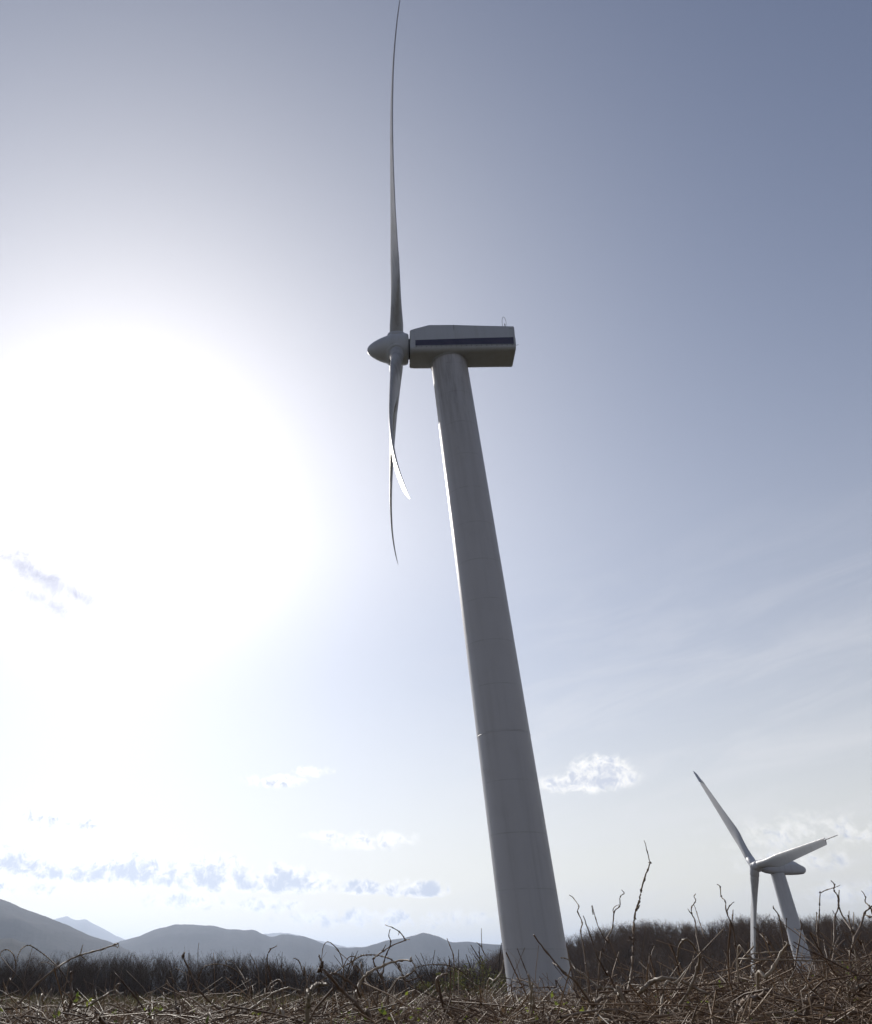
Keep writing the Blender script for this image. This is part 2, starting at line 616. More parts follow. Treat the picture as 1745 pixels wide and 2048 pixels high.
# ------------------------------------------------------------------ bare trees
def tree_segments(seed, h, spread, levels=4, dens=1.0):
    """returns trunk segments and twig segments of a bare deciduous tree of height h"""
    rg = random.Random(seed)
    trunk, twig = [], []

    def grow(p, d, L, r, lev):
        n = 4 if lev == 0 else 3
        q = p
        for i in range(n):
            d2 = (d + Vector((rg.uniform(-1, 1), rg.uniform(-1, 1), rg.uniform(-.3, .6))) * (.08 if lev == 0 else .2)).normalized()
            if lev > 0:
                d2 = (d2 + Vector((0, 0, .10))).normalized()
            q2 = q + d2 * (L / n)
            r2 = r * (1 - .28 * (i + 1) / n * (1.6 if lev else 1))
            (trunk if lev < 2 else twig).append((tuple(q), tuple(q2), r * (1 - .2 * i / n), r2))
            if lev < levels:
                kids = rg.randint(1, 2) if lev > 0 else rg.randint(2, 4)
                for _ in range(kids + (1 if rg.random() < dens - 1 else 0)):
                    a = rg.uniform(0, 2 * PI)
                    s = spread * rg.uniform(.6, 1.35)
                    dd = (d2 + Vector((math.cos(a) * s, math.sin(a) * s, rg.uniform(-.05, .35)))).normalized()
                    grow(q2, dd, L * rg.uniform(.45, .68) * (1 if lev else .72), r2 * .5, lev + 1)
            q, d = q2, d2
    grow(Vector((0, 0, 0)), Vector((rg.uniform(-.05, .05), rg.uniform(-.05, .05), 1)), h * .74, h * .013, 0)
    return np.array([[s[0], s[1]] for s in trunk]), np.array([[s[2], s[3]] for s in trunk]), np.array([[s[0], s[1]] for s in twig]), np.array([[s[2], s[3]] for s in twig])


def ribbons(P, Rr, seed=0):
    """flat little twigs, two triangles each, turned at random"""
    rg = np.random.default_rng(seed)
    d = P[:, 1] - P[:, 0]
    d /= np.linalg.norm(d, axis=1, keepdims=True) + 1e-9
    s = np.cross(d, rg.normal(size=d.shape))
    s /= np.linalg.norm(s, axis=1, keepdims=True) + 1e-9
    V = np.stack([P[:, 0] - s * Rr[:, :1], P[:, 0] + s * Rr[:, :1], P[:, 1] + s * Rr[:, 1:], P[:, 1] - s * Rr[:, 1:]], 1).reshape(-1, 3)
    F = np.arange(len(P) * 4).reshape(-1, 4)
    return V, F


PROTO = []
for i in range(7):
    tp, tr, wp, wr_ = tree_segments(100 + i, 1.0, [.7, .9, .8, 1.1, .85, 1.2, 1.0][i], 4, 1.0)
    zt0 = np.percentile(wp[:, :, 2], 99.5)
    PROTO.append((tp / zt0, tr, wp / zt0, wr_))


def wood(name, pos, hs_, thin=1.0, tw=1.0, mat=None):
    V, Fq, T, n = [], [], [], 0
    for k, (p, h) in enumerate(zip(pos, hs_)):
        tp, tr, wp, wr_ = PROTO[rng.integers(0, len(PROTO))]
        a = rng.uniform(0, 2 * PI)
        Rm = np.array([[math.cos(a), math.sin(a), 0], [-math.sin(a), math.cos(a), 0], [0, 0, 1]]) * h
        wsc = rng.uniform(.8, 1.2)
        tint = rng.uniform(.1, .9)
        v, f, _ = tubes(tp @ Rm + p, tr * h * 1.15, 3)
        V.append(v); Fq.append(f + n); n += len(v); T.append(np.full(len(v), tint))
        sel = slice(None) if thin >= 1 else (rng.random(len(wp)) < thin)
        v, f = ribbons(wp[sel] @ (Rm * np.array([wsc, wsc, 1])) + p, np.maximum(wr_[sel] * h, .009) * tw, k)
        V.append(v); Fq.append(f + n); n += len(v); T.append(np.full(len(v), tint * .8))
    return mesh_object(name, np.vstack(V), np.vstack(Fq), mat or M_BARK, None, False, np.concatenate(T))


def plant_trees(n, az0, az1, d0, d1, hmin, hmax, cap=True, lo=.84):
    az = rng.uniform(R(az0), R(az1), n)
    d = np.sqrt(rng.uniform(d0 ** 2, d1 ** 2, n))
    x, y = d * np.sin(az), d * np.cos(az)
    g = ground_rel(x, y)
    top = np.interp(az, sk_az, sk_r) * y
    h = rng.uniform(hmin, hmax, n)
    if cap:
        hm = (top - g) * rng.uniform(lo, 1.05, n)
        h = np.minimum(h, hm)
    ok = h > 5
    return np.stack([x, y, g + CZ - .3], -1)[ok], h[ok]


# the wood on the left, a band of tall thin trunks
p1, h1 = plant_trees(480, -27, 14.5, 205, 262, 15, 19)
wood('bare_wood', p1, h1, 1.0, 1.15)
tag(bpy.data.objects['bare_wood'], 'dark leafless wood of tall thin trunks below the blue hills', kind='stuff')
p2, h2 = plant_trees(1650, 9.5, 46, 235, 475, 9, 13.5, lo=.94)
sink = h2 * .38                                # crowns start near the ground: the shrubby foot of each tree is below it
h2 = h2 + sink
p2[:, 2] -= sink
o = wood('wooded_hillside', p2, h2, .6, 1.9, M_BARK2)
tag(o, 'brown leafless trees covering the hillside behind the smaller turbine', kind='stuff')


def single_tree(px, top_py, d, spread, seed, label, width=1.0, leafy=False, cat='tree', group='single trees standing up from the wood'):
    az = azel(px, top_py)[0]
    x, y = d * math.sin(az), d * math.cos(az)
    g = float(ground_rel(np.array([x]), np.array([y]))[0])
    h = ray(px, top_py)[2] / ray(px, top_py)[1] * y - g
    root = empty('budding_tree' if leafy else 'bare_tree', (x, y, g + CZ - .2))
    tag(root, label, cat, group)
    tp, tr, wp, wr_ = tree_segments(seed, h, spread, 4, 1.45)
    sc = np.array([width, width, 1])
    V, Fq, _ = tubes(tp * sc, tr * 1.1, 5)
    mesh_object('trunk', V, Fq, M_BARK, root, True, np.full(len(V), .3))
    top = (wp[:, :, 2].max())
    f = h / top
    V, Fq = ribbons(wp * sc * np.array([1, 1, f]), np.maximum(wr_, .014) * 1.35, seed)
    V, Fq = [V], [Fq]
    if leafy:
        m = len(wp)
        c = (wp.mean(1) * sc * np.array([1, 1, f])) + rng.normal(size=(m, 3)) * .12
        a, b = rng.normal(size=(m, 3)) * .10, rng.normal(size=(m, 3)) * .10
        lv = np.stack([c - a, c + b, c + a, c - b], 1).reshape(-1, 3)
        crown = mesh_object('crown', lv, np.arange(m * 4).reshape(-1, 4), M_BUDTREE, root, False, rng.random(m * 4))
        mesh_object('twig', V[0], Fq[0], M_BARK, crown, False, np.full(len(V[0]), .4))
    else:
        mesh_object('crown', V[0], Fq[0], M_BARK, root, False, np.full(len(V[0]), .35))
    return root


single_tree(683, 1899, 195, .75, 11, 'bare round crowned tree rising alone left of the notch in the wood', 1.15)
single_tree(556, 1907, 205, .6, 12, 'bare tree with an upright forked crown at the right end of the left wood')
single_tree(735, 1926, 190, .8, 13, 'low bare tree beside the notch where blue hill shows', 1.1)
single_tree(862, 1904, 215, .8, 14, 'wide bare tree with fanned twigs right of the notch', 1.3)
single_tree(905, 1906, 225, .6, 15, 'bare tree between the fanned tree and the yellow green tree')
single_tree(955, 1909, 205, .7, 16, 'yellow green budding tree near the foot of the big turbine', 1.0, True)
single_tree(866, 1934, 175, .8, 17, 'low budding shrub under the wide fanned tree', .9, True, 'shrub')
single_tree(998, 1886, 235, .7, 18, 'pale bare tree touching the left edge of the big tower', 1.0)

# ------------------------------------------------------------------ big turbine
UPV = np.array([0, 0, 1.0])


def rotor_frame(yaw, tilt):
    yaw, tilt = R(yaw), R(tilt)
    a = np.array([math.sin(yaw) * math.cos(tilt), math.cos(yaw) * math.cos(tilt), math.sin(tilt)])
    h = np.cross(a, UPV)
    h /= np.linalg.norm(h)
    return a, h, np.cross(h, a)


def blade_rows(L, r0, secs, s0, s1, n, rad, tang, dn, bow, extra_twist=0.0, m=28):
    """airfoil sections along the span. dn = downwind axis, tang = towards trailing edge."""
    rows = []
    S, C, TH, TW, RND, OFF = [np.array(c, float) for c in zip(*secs)]
    for s in np.linspace(s0, s1, n):
        c, t, tw, rd, of = [np.interp(s, S, q) for q in (C, TH, TW, RND, OFF)]
        tw = R(tw) + extra_twist
        e1 = math.cos(tw) * tang + math.sin(tw) * dn
        e2 = np.cross(rad, e1)
        ctr = rad * (r0 + s * (L - r0)) + dn * (bow(s) + of)
        u = np.arange(m) * 2 * PI / m
        xc = .5 + .5 * np.cos(u)                       # 0 leading, 1 trailing
        yt = 5 * t / max(c, 1e-6) * (.2969 * np.sqrt(xc) - .126 * xc - .3516 * xc ** 2 + .2843 * xc ** 3 - .1015 * xc ** 4)
        yt = yt * np.sign(np.sin(u)) * 1.0
        camb = .035 * np.sin(PI * xc)
        af = ((xc - .30) * c)[:, None] * e1 + ((yt + camb) * c)[:, None] * e2
        ci = (np.cos(u) * t / 2)[:, None] * e1 + (np.sin(u) * t / 2)[:, None] * e2
        rows.append(ctr + af * (1 - rd) + ci * rd)
    return np.array(rows)


def blade_mesh(name, rows, mat, parent):
    n, m, _ = rows.shape
    V = rows.reshape(-1, 3)
    V = np.vstack([V, rows[0].mean(0), rows[-1].mean(0)])
    F = grid_faces(n, m, True)
    j = np.arange(m)
    k = (j + 1) % m
    t1 = np.stack([np.full(m, n * m), k, j], -1)
    t2 = np.stack([np.full(m, n * m + 1), (n - 1) * m + j, (n - 1) * m + k], -1)
    o = mesh_object(name, V, [F, np.vstack([t1, t2])], mat, parent, True, np.full(len(V), .5))
    return autosmooth(o, 50)


def tower_mesh(z0, z1, d0, d1, flare=0.0, seg=64):
    prof = []
    for z in np.linspace(z0, z1, 30):
        k = (z - z0) / (z1 - z0)
        d = d0 + (d1 - d0) * k
        d += flare * max(0, 1 - (z - z0) / 2.0)
        prof.append((z, d / 2))
    return lathe(prof, seg, np.zeros(3), UPV, np.array([1.0, 0, 0]), np.array([0, 1.0, 0]))


TX, TY = 15.46, 53.0
tg = float(ground_rel(np.array([TX]), np.array([TY]))[0]) + CZ
turb = empty('wind_turbine', (TX, TY, tg))
tag(turb, 'large grey wind turbine seen from below with a blue striped nacelle', 'wind turbine', 'wind turbines')
BASE = np.array([TX, TY, tg])
AX, HH, VV = rotor_frame(-82.6, 4.4)
HUB = at(793, 699, 53.0) - BASE
DN = -AX
axp = HUB + DN * 4.55                         # point of the shaft line above the tower
TOPZ = axp[2] - 1.30
V, F = tower_mesh(-.4, TOPZ, 3.68, 3.04, .12)
o = mesh_object('tower', V, F, M_TOWER, turb)
# weld flanges, standing a little proud of the shell
for z in (15.55,):
    r = (3.68 + (3.04 - 3.68) * z / TOPZ) / 2
    v, f = lathe([(z - .018, r - .02), (z - .018, r + .008), (z + .018, r + .008), (z + .018, r - .02)], 64, np.zeros(3), UPV, np.array([1.0, 0, 0]), np.array([0, 1.0, 0]))
    mesh_object('flange', v, f, M_TOWER, o)
v, f = lathe([(-.6, 2.6), (.1, 2.6), (.14, 2.5), (.14, 1.0)], 48, np.zeros(3), UPV, np.array([1.0, 0, 0]), np.array([0, 1.0, 0]))
autosmooth(mesh_object('foundation', v, f, M_CONC, turb), 30)

# nacelle: rounded box lofted along the shaft
NS = [  # x, top, bottom, half width, corner top, corner bottom
    (1.16, 1.02, -1.18, 1.22, .10, .40), (1.22, 1.10, -1.28, 1.32, .14, .45), (1.6, 1.20, -1.33, 1.37, .14, .50), (2.75, 1.55, -1.36, 1.37, .14, .50),
    (2.85, 1.57, -1.36, 1.37, .14, .50), (4.9, 1.50, -1.36, 1.37, .14, .50), (7.0, 1.33, -1.37, 1.36, .14, .48), (9.0, 1.20, -1.38, 1.34, .14, .42),
    (9.90, 1.14, -1.38, 1.32, .12, .34), (9.99, 1.06, -1.32, 1.26, .08, .26)]


def nac_section(x, top, bot, hw, ct, cb, m=8, sway=0.0):
    pts = []
    for (cy, cz, r, a0) in ((hw - ct, top - ct, ct, 0), (-(hw - ct), top - ct, ct, 90), (-(hw - cb), bot + cb, cb, 180), (hw - cb, bot + cb, cb, 270)):
        for k in range(m):
            an = R(a0 + 90 * k / (m - 1))
            pts.append(HUB + DN * x + HH * (cy + r * math.cos(an)) + VV * (cz + r * math.sin(an)))
    return pts


rows = np.array([nac_section(*s) for s in NS])
nacelle = blade_mesh('nacelle', rows, M_NAC, turb)
autosmooth(nacelle, 24)


def side_panel(name, xs, z0f, z1f, side, mat, parent, th=.012):
    """thin sheet standing just off the nacelle wall"""
    V = []
    for x in xs:
        hw = np.interp(x, [s[0] for s in NS], [s[3] for s in NS])
        for z in (z0f(x), z1f(x)):
            for e in (.002, th):
                V.append(HUB + DN * x + HH * side * (hw + e) + VV * z)
    n = len(xs)
    F = []
    for i in range(n - 1):
        a, b = i * 4, i * 4 + 4
        F += [[a + 1, b + 1, b + 3, a + 3], [a, a + 2, b + 2, b], [a, b, b + 1, a + 1], [a + 2, a + 3, b + 3, b + 2]]
    F += [[0, 1, 3, 2], [n * 4 - 4, n * 4 - 2, n * 4 - 1, n * 4 - 3]]
    o = mesh_object(name, V, np.array(F), mat, parent, False)
    return o


for sd in (-1, 1):
    side_panel('stripe', np.linspace(1.62, 9.84, 12), lambda x: -.80 - .01 * x, lambda x: -.20 + .005 * x, sd, M_STRIPE, nacelle)
    side_panel('seam_lip', np.linspace(1.62, 9.86, 12), lambda x: -.875 - .01 * x, lambda x: -.835 - .01 * x, sd, M_NAC, nacelle, .035)
# stripe returning across the rear face
rb = [HUB + DN * 10.0 + HH * (s * 1.24) + VV * z for s in (-1, 1) for z in (-.88, -.18)]
rb += [p + DN * .01 for p in rb]
mesh_object('stripe', rb, np.array([[4, 5, 7, 6], [0, 2, 3, 1], [0, 1, 5, 4], [2, 6, 7, 3], [0, 4, 6, 2], [1, 3, 7, 5]]), M_STRIPE, nacelle, False)
# bolts along the joint
for x in np.arange(1.7, 9.7, .42):
    bo = Parts()
    hw = float(np.interp(x, [s[0] for s in NS], [s[3] for s in NS]))
    bo.box(HUB + DN * x - HH * (hw + .02) - VV * (.92 + .01 * x), (.05, .05, .05))
    bo.build('bolt', M_DARKMETAL, nacelle, False)
# roof hatch
hp = Parts()
B3 = np.array([DN, HH, VV])
hp.box(HUB + DN * 5.75 + VV * 1.46, (1.75, 1.9, .16), B3)
hatch = hp.build('hatch', M_NAC, nacelle, False)
for dx in (-.78, -.1, .45, .8):
    hh_ = Parts()
    hh_.box(HUB + DN * (5.75 + dx) - HH * .8 + VV * 1.57, (.12, .08, .07), B3)
    hh_.build('hinge', M_DARKMETAL, hatch, False)
# a vertical panel joint on the upper side wall
side_panel('panel_joint', np.array([4.90, 4.93]), lambda x: .82, lambda x: 1.42, -1, M_DARKMETAL, nacelle, .006)
side_panel('panel_joint', np.array([1.5, 9.8]), lambda x: .80, lambda x: .82, -1, M_DARKMETAL, nacelle, .005)
# wind sensor mast with a lightning loop
an_ = Parts()
b0 = HUB + DN * 9.35 - HH * .7 + VV * 1.1
an_.tube([b0, b0 + VV * .5, b0 + VV * .95 + HH * .1], .035, 8)
an_.tube([b0 + VV * .45 - DN * .12, b0 + VV * .45 + DN * .18], .04, 6)
lp = [b0 + VV * (1.05 + .62 * math.sin(t)) + DN * (.17 * math.cos(t) - .05) + HH * .05 * math.sin(t * 2) for t in np.linspace(0, 2 * PI, 25)]
an_.tube(lp, .018, 5)
an_.build('wind_sensor', M_DARKMETAL, nacelle)
sp_ = Parts()
sp_.tube([HUB + DN * 10.0 - HH * 1.2 - VV * .95, HUB + DN * 10.22 - HH * 1.25 - VV * .92], .02, 5)
sp_.build('rear_peg', M_DARKMETAL, nacelle)
# yaw collar under the nacelle
v, f = lathe([(TOPZ - .12, 1.40), (TOPZ - .12, 1.60), (TOPZ + .2, 1.62), (TOPZ + .2, 1.40)], 48, np.zeros(3), UPV, np.array([1.0, 0, 0]), np.array([0, 1.0, 0]))
mesh_object('yaw_collar', v, f, M_NAC, turb)

# spinner
prof = [(-2.56, .012), (-2.54, .17), (-2.45, .34), (-2.27, .52), (-2.02, .70), (-1.72, .87), (-1.4, 1.02), (-1.05, 1.15), (-.78, 1.25), (-.70, 1.33), (-.55, 1.39), (-.2, 1.42), (.4, 1.42), (.8, 1.40), (.98, 1.34), (1.05, 1.22), (1.08, .9)]
v, f = lathe(prof, 64, HUB, DN, HH, VV)
spinner = mesh_object('spinner', v, f[:, ::-1], M_NAC, turb)
v, f = lathe([(1.0, .9), (1.18, .9)], 32, HUB, DN, HH, VV)
mesh_object('shaft', v, f, M_DARKMETAL, turb)

LB = 34.9
SEC = [  # s, chord, thickness, twist, roundness, axial offset
    (0.0, 1.25, 1.22, 14, 1.0, 0.0), (.035, 1.30, 1.20, 14, .95, 0.0), (.09, 1.75, .95, 14, .45, -.06), (.15, 2.35, .68, 14, .08, -.12), (.20, 2.62, .52, 13.5, 0, -.16),
    (.23, 2.58, .48, 12.0, 0, -.17), (.35, 2.20, .36, 7.5, 0, -.12), (.5, 1.75, .27, 4.2, 0, -.05), (.7, 1.25, .19, 1.8, 0, 0), (.85, .86, .13, .6, 0, 0), (.94, .58, .08, 0, 0, 0),
    (.98, .30, .045, 0, 0, 0), (1.0, .05, .012, 0, 0, 0)]
PH = -22.9
bow1 = lambda s: .47 * s - 5.2 * s * s * (1 - s)
for k in range(3):
    ph = R(PH + 120 * k)
    rad = math.cos(ph) * VV + math.sin(ph) * HH
    tang = math.sin(ph) * VV - math.cos(ph) * HH
    rows = blade_rows(LB, 1.15, SEC, 0, 1, 90, rad, tang, DN, bow1)
    rows = rows + HUB
    bl = blade_mesh('blade', rows, M_BLADE, turb)
    v, f = lathe([(1.05, .80), (1.34, .80), (1.46, .74), (1.46, .5)], 40, HUB, rad, tang, DN)
    mesh_object('root_collar', v, f, M_NAC, bl)

# ------------------------------------------------------------------ smaller turbine down the slope
A2, H2, V2 = rotor_frame(-92.0, 3.1)
hubw = at(1510, 1733, 168.0)
tw_ = hubw - A2 * 4.2
tg2 = float(ground_rel(np.array([tw_[0]]), np.array([tw_[1]]))[0]) + CZ
turb2 = empty('wind_turbine', (tw_[0], tw_[1], tg2))
tag(turb2, 'smaller white wind turbine with turned blade tips in front of the wooded hill', 'wind turbine', 'wind turbines')
B2 = np.array([tw_[0], tw_[1], tg2])
HB = hubw - B2
D2 = -A2
TZ2 = HB[2] - .20 - 1.05
V, F = tower_mesh(-.5, TZ2, 3.75, 2.45, 0.0)
mesh_object('tower', V, F, M_TOWER2, turb2)
v, f = lathe([(-.6, 2.8), (.12, 2.8), (.12, 1.0)], 40, np.zeros(3), UPV, np.array([1.0, 0, 0]), np.array([0, 1.0, 0]))
autosmooth(mesh_object('foundation', v, f, M_CONC, turb2), 30)
NS2 = [(1.05, .45, -.55, .5), (1.3, .75, -.85, .75), (2.2, .95, -1.10, 1.0), (3.4, 1.05, -1.22, 1.15), (5.2, 1.12, -1.22, 1.2), (7.0, 1.1, -1.15, 1.15), (8.4, .95, -1.02, 1.0), (9.2, .62, -.88, .8), (9.7, .42, -.55, .5), (10.0, .2, -.15, .2), (10.05, .1, 0, .1)]
rows = []
for (x, t, b, hw) in NS2:
    c = (t + b) / 2
    hz = (t - b) / 2
    ring = []
    for k in range(32):
        an = 2 * PI * k / 32
        ca, sa = math.cos(an), math.sin(an)
        ring.append(HB + D2 * x + H2 * hw * np.sign(ca) * abs(ca) ** .55 + V2 * (c + hz * np.sign(sa) * abs(sa) ** .55))
    rows.append(ring)
nac2 = blade_mesh('nacelle', np.array(rows), M_TOWER2, turb2)
rows = []
for (x, zt, hw) in ((6.1, 1.15, .62), (6.3, 1.52, .72), (7.0, 1.56, .72), (7.9, 1.36, .64), (8.6, 1.0, .5)):
    ring = []
    for k in range(20):
        an = 2 * PI * k / 20
        ca, sa = math.cos(an), math.sin(an)
        ring.append(HB + D2 * x + H2 * hw * np.sign(ca) * abs(ca) ** .6 + V2 * (.6 + (zt - .6) * np.sign(sa) * abs(sa) ** .6))
    rows.append(ring)
hd = blade_mesh('cooler_hood', np.array(rows), M_TOWER2, nac2)
hv = Parts()
hv.box(HB + D2 * 6.0 + V2 * 1.28, (.25, 1.0, .36), np.array([D2, H2, V2]))
hv.build('vent', M_DARKMETAL, hd, False)
v, f = lathe([(-.85, .05), (-.8, .35), (-.62, .66), (-.35, .90), (.2, 1.0), (.8, .98), (1.05, .85), (1.12, .4)], 40, HB, D2, H2, V2)
mesh_object('hub', v, f[:, ::-1], M_TOWER2, turb2)
L2 = 26.0
SEC2 = [(0, 1.55, 1.5, 12, 1, 0), (.07, 1.6, 1.5, 12, .95, 0), (.15, 1.9, 1.2, 12, .45, 0), (.24, 2.2, .82, 11, .08, 0), (.30, 2.2, .64, 9, 0, 0), (.5, 1.8, .42, 5, 0, 0), (.7, 1.45, .30, 2.5, 0, 0), (.85, 1.2, .22, 1, 0, 0), (.97, .75, .1, 0, 0, 0), (1, .12, .03, 0, 0, 0)]
bow2 = lambda s: 0.0 * s
for k in range(3):
    ph = R(35.03 + 120 * k)
    rad = math.cos(ph) * V2 + math.sin(ph) * H2
    tang = math.sin(ph) * V2 - math.cos(ph) * H2
    rows = blade_rows(L2, .7, SEC2, 0, .86, 50, rad, tang, D2, bow2) + HB
    bl = blade_mesh('blade', rows, M_BLADE2, turb2)
    rows = blade_rows(L2, .7, SEC2, .868, 1, 16, rad, tang, D2, bow2, R(103)) + HB
    blade_mesh('tip_brake', rows, M_TOWER2, bl)
    jn = Parts()
    jn.tube([HB + rad * (.7 + .85 * (L2 - .7)), HB + rad * (.7 + .875 * (L2 - .7))], .07, 8)
    jn.build('tip_shaft', M_DARKMETAL, bl)
    v, f = lathe([(.45, .80), (1.75, .80), (1.80, .74)], 32, HB, rad, tang, D2)
    mesh_object('root_collar', v, f, M_TOWER2, bl)

# ------------------------------------------------------------------ foreground: bramble thicket
def canopy_ratio(azd):
    return np.interp(azd, [-60, -18, -8, 2, 12, 19, 24.5, 29, 34, 45, 60], [-.042, -.045, -.045, -.042, -.036, -.033, -.027, -.016, -.006, .0, -.005])


def canopy_rel(x, y):
    d = np.hypot(x, y)
    azd = np.degrees(np.arctan2(x, y))
    r = canopy_ratio(azd)
    bump = (fbm(x * 1.3 + 31, y * 1.3 + 7, 3) - .5) * .10
    return r * np.minimum(d, 7) - .075 * np.exp(-d / 1.6) + bump * np.clip(d / 4, .2, 1) - .05 * np.clip(d - 7, 0, 20)


def scatter(n, az0, az1, d0, d1, power=1.4):
    az = R(1) * rng.uniform(az0, az1, n)
    d = d0 + (d1 - d0) * rng.random(n) ** power
    return d * np.sin(az), d * np.cos(az), d


def tangle(name, n, az0, az1, d0, d1, rmin, rmax, lmin, lmax, flat, mat, label, depth=.22, K=6, sides=3, power=1.4, dkeep=None, tpow=1.3, lift=0.0, prot=.25):
    x, y, d = scatter(n, az0, az1, d0, d1, power)
    if dkeep is not None:
        k = dkeep(x, y, d)
        x, y, d = x[k], y[k], d[k]
        n = len(x)
    top = canopy_rel(x, y)
    g = ground_rel(x, y)
    z = top - depth * rng.random(n) ** 1.3 + lift
    z = np.maximum(z, g + .01)
    L = rng.uniform(lmin, lmax, n)
    a = rng.uniform(0, 2 * PI, n)
    el = rng.normal(0, flat, n)
    dirv = np.stack([np.cos(a) * np.cos(el), np.sin(a) * np.cos(el), np.sin(el)], -1)
    bend = rng.normal(size=(n, 3)) * .7
    bend[:, 2] -= .25
    t = np.linspace(-.5, .5, K)
    P = np.stack([x, y, z], -1)[:, None] + dirv[:, None] * (L[:, None] * t)[:, :, None] + bend[:, None] * (L[:, None] * (t ** 2 - .08))[:, :, None]
    P = P + rng.normal(size=P.shape) * (L * .025)[:, None, None]
    ceil = canopy_rel(P[:, :, 0], P[:, :, 1]) + .012 + lift
    over = P[:, :, 2] - ceil
    P[:, :, 2] = np.where(over > 0, ceil + over * prot, P[:, :, 2])
    for _ in range(2):
        P[:, 1:-1] = .25 * P[:, :-2] + .5 * P[:, 1:-1] + .25 * P[:, 2:]
    rad = rng.uniform(rmin, rmax, n) * (rng.random(n) ** 1.0 * .6 + .6)
    Rr = rad[:, None] * np.linspace(1.15, .55, K)[None]
    V, F, T = tubes(P, Rr, sides, rng.random(n) ** tpow)
    V[:, 2] += CZ
    o = mesh_object(name, V, F, mat, None, True, T)
    tag(o, label, kind='stuff')
    return o


tangle('bramble_thicket', 17000, -24, 44, 1.5, 7.5, .0006, .0017, .10, .42, .5, M_TANGLE, 'tangle of dry brown bramble stems along the bottom of the view', .22, 7, 4, .8)
tangle('bramble_thicket', 320, -24, 44, 1.5, 3.4, .0012, .0026, .2, .5, .35, M_STEM, 'heavier brown canes lying over the tangle', .10, 9, 6, 1.0)
tangle('dry_litter', 95000, -24, 44, 1.3, 8.5, .0004, .0011, .04, .20, .6, M_TANGLE, 'litter of pale broken stalks lying among the brambles', .20, 4, 3, .95, None, 1.0)
tangle('dry_litter', 9000, -24, 44, 8, 24, .0012, .0026, .12, .35, .5, M_TANGLE, 'litter of dry stalks in the field beyond the brambles', .14, 4, 3, 1.5)
tangle('bramble_thicket', 2600, 22, 44, 1.7, 5.0, .0007, .0016, .12, .34, .9, M_TANGLE, 'upright twiggy growth on the higher bank', .14, 7, 4, .9, None, 1.6, .02, .75)
tangle('bramble_thicket', 6000, -24, 26, 1.7, 8.5, .0006, .0013, .10, .34, .9, M_TANGLE, 'thin twigs standing out of the flattened brambles', .12, 7, 4, .9, None, 1.6, .02, .7)
tangle('bramble_thicket', 7000, -75, -24, 1.2, 7, .0009, .0024, .12, .45, .45, M_TANGLE, 'bramble stems continuing to the left', .26, 6, 3, 1.0)
tangle('bramble_thicket', 7000, 44, 95, 1.2, 7, .0009, .0024, .12, .45, .5, M_TANGLE, 'bramble stems continuing to the right', .26, 6, 3, 1.0)


# green shoots and grass
def leaf_cloud(name, n, az0, az1, d0, d1, smin, smax, mat, label, per=5, lift=.02):
    x, y, d = scatter(n, az0, az1, d0, d1, 1.2)
    z = canopy_rel(x, y) - .10 * rng.random(n) + lift
    z = np.maximum(z, ground_rel(x, y) + .02)
    V, T = [], []
    for i in range(n):
        s = rng.uniform(smin, smax)
        for _ in range(per):
            c = np.array([x[i], y[i], z[i]]) + rng.normal(size=3) * s * .7
            dr = rng.normal(size=3) + np.array([0, 0, .8]); dr /= np.linalg.norm(dr)
            sd = np.cross(dr, rng.normal(size=3)); sd /= np.linalg.norm(sd)
            nn = np.cross(dr, sd)
            ln = s * rng.uniform(.8, 1.6)
            V += [c, c + dr * ln * .45 + sd * ln * .27 + nn * ln * .08, c + dr * ln, c + dr * ln * .45 - sd * ln * .27 + nn * ln * .08]
            T += [rng.random()] * 4
    V = np.array(V)
    V[:, 2] += CZ
    o = mesh_object(name, V, np.arange(len(V)).reshape(-1, 4), mat, None, True, T)
    tag(o, label, kind='stuff')


leaf_cloud('green_shoots', 1300, -24, 44, 1.6, 7, .005, .010, M_LEAF, 'young yellow green leaf buds opening on the brambles')
leaf_cloud('dead_leaves', 1400, -24, 44, 1.6, 7, .005, .011, M_DRYLEAF, 'curled brown dead leaves caught in the brambles', 2, .0)


def grass(name, n, az0, az1, d0, d1, h0, h1, label, power=1.2):
    x, y, d = scatter(n, az0, az1, d0, d1, power)
    z = ground_rel(x, y) + CZ - .01
    h = rng.uniform(h0, h1, n)
    a = rng.uniform(0, 2 * PI, n)
    wd = rng.uniform(.0015, .0035, n) * np.clip(d / 5, 1, 3.5)
    lean = rng.normal(size=(n, 2)) * .35
    P0 = np.stack([x, y, z], -1)
    sd = np.stack([np.cos(a), np.sin(a), np.zeros(n)], -1) * wd[:, None]
    mid = P0 + np.stack([lean[:, 0] * h * .3, lean[:, 1] * h * .3, h * .55], -1)
    tip = P0 + np.stack([lean[:, 0] * h, lean[:, 1] * h, h], -1)
    V = np.stack([P0 - sd, P0 + sd, mid + sd * .8, mid - sd * .8, tip], 1).reshape(-1, 3)
    b = np.arange(n)[:, None] * 5
    F4 = b + np.array([[0, 1, 2, 3]])
    F3 = b + np.array([[3, 2, 4]])
    T = np.repeat(rng.random(n) ** 1.2, 5)
    o = mesh_object(name, V, [F4, F3], M_GRASS, None, False, T)
    tag(o, label, kind='stuff')


grass('grass', 42000, -24, 44, 2.5, 13, .06, .20, 'short green and straw coloured grass between the brambles')
grass('grass', 36000, -24, 44, 13, 55, .08, .22, 'rough grass running towards the foot of the big turbine', 1.1)


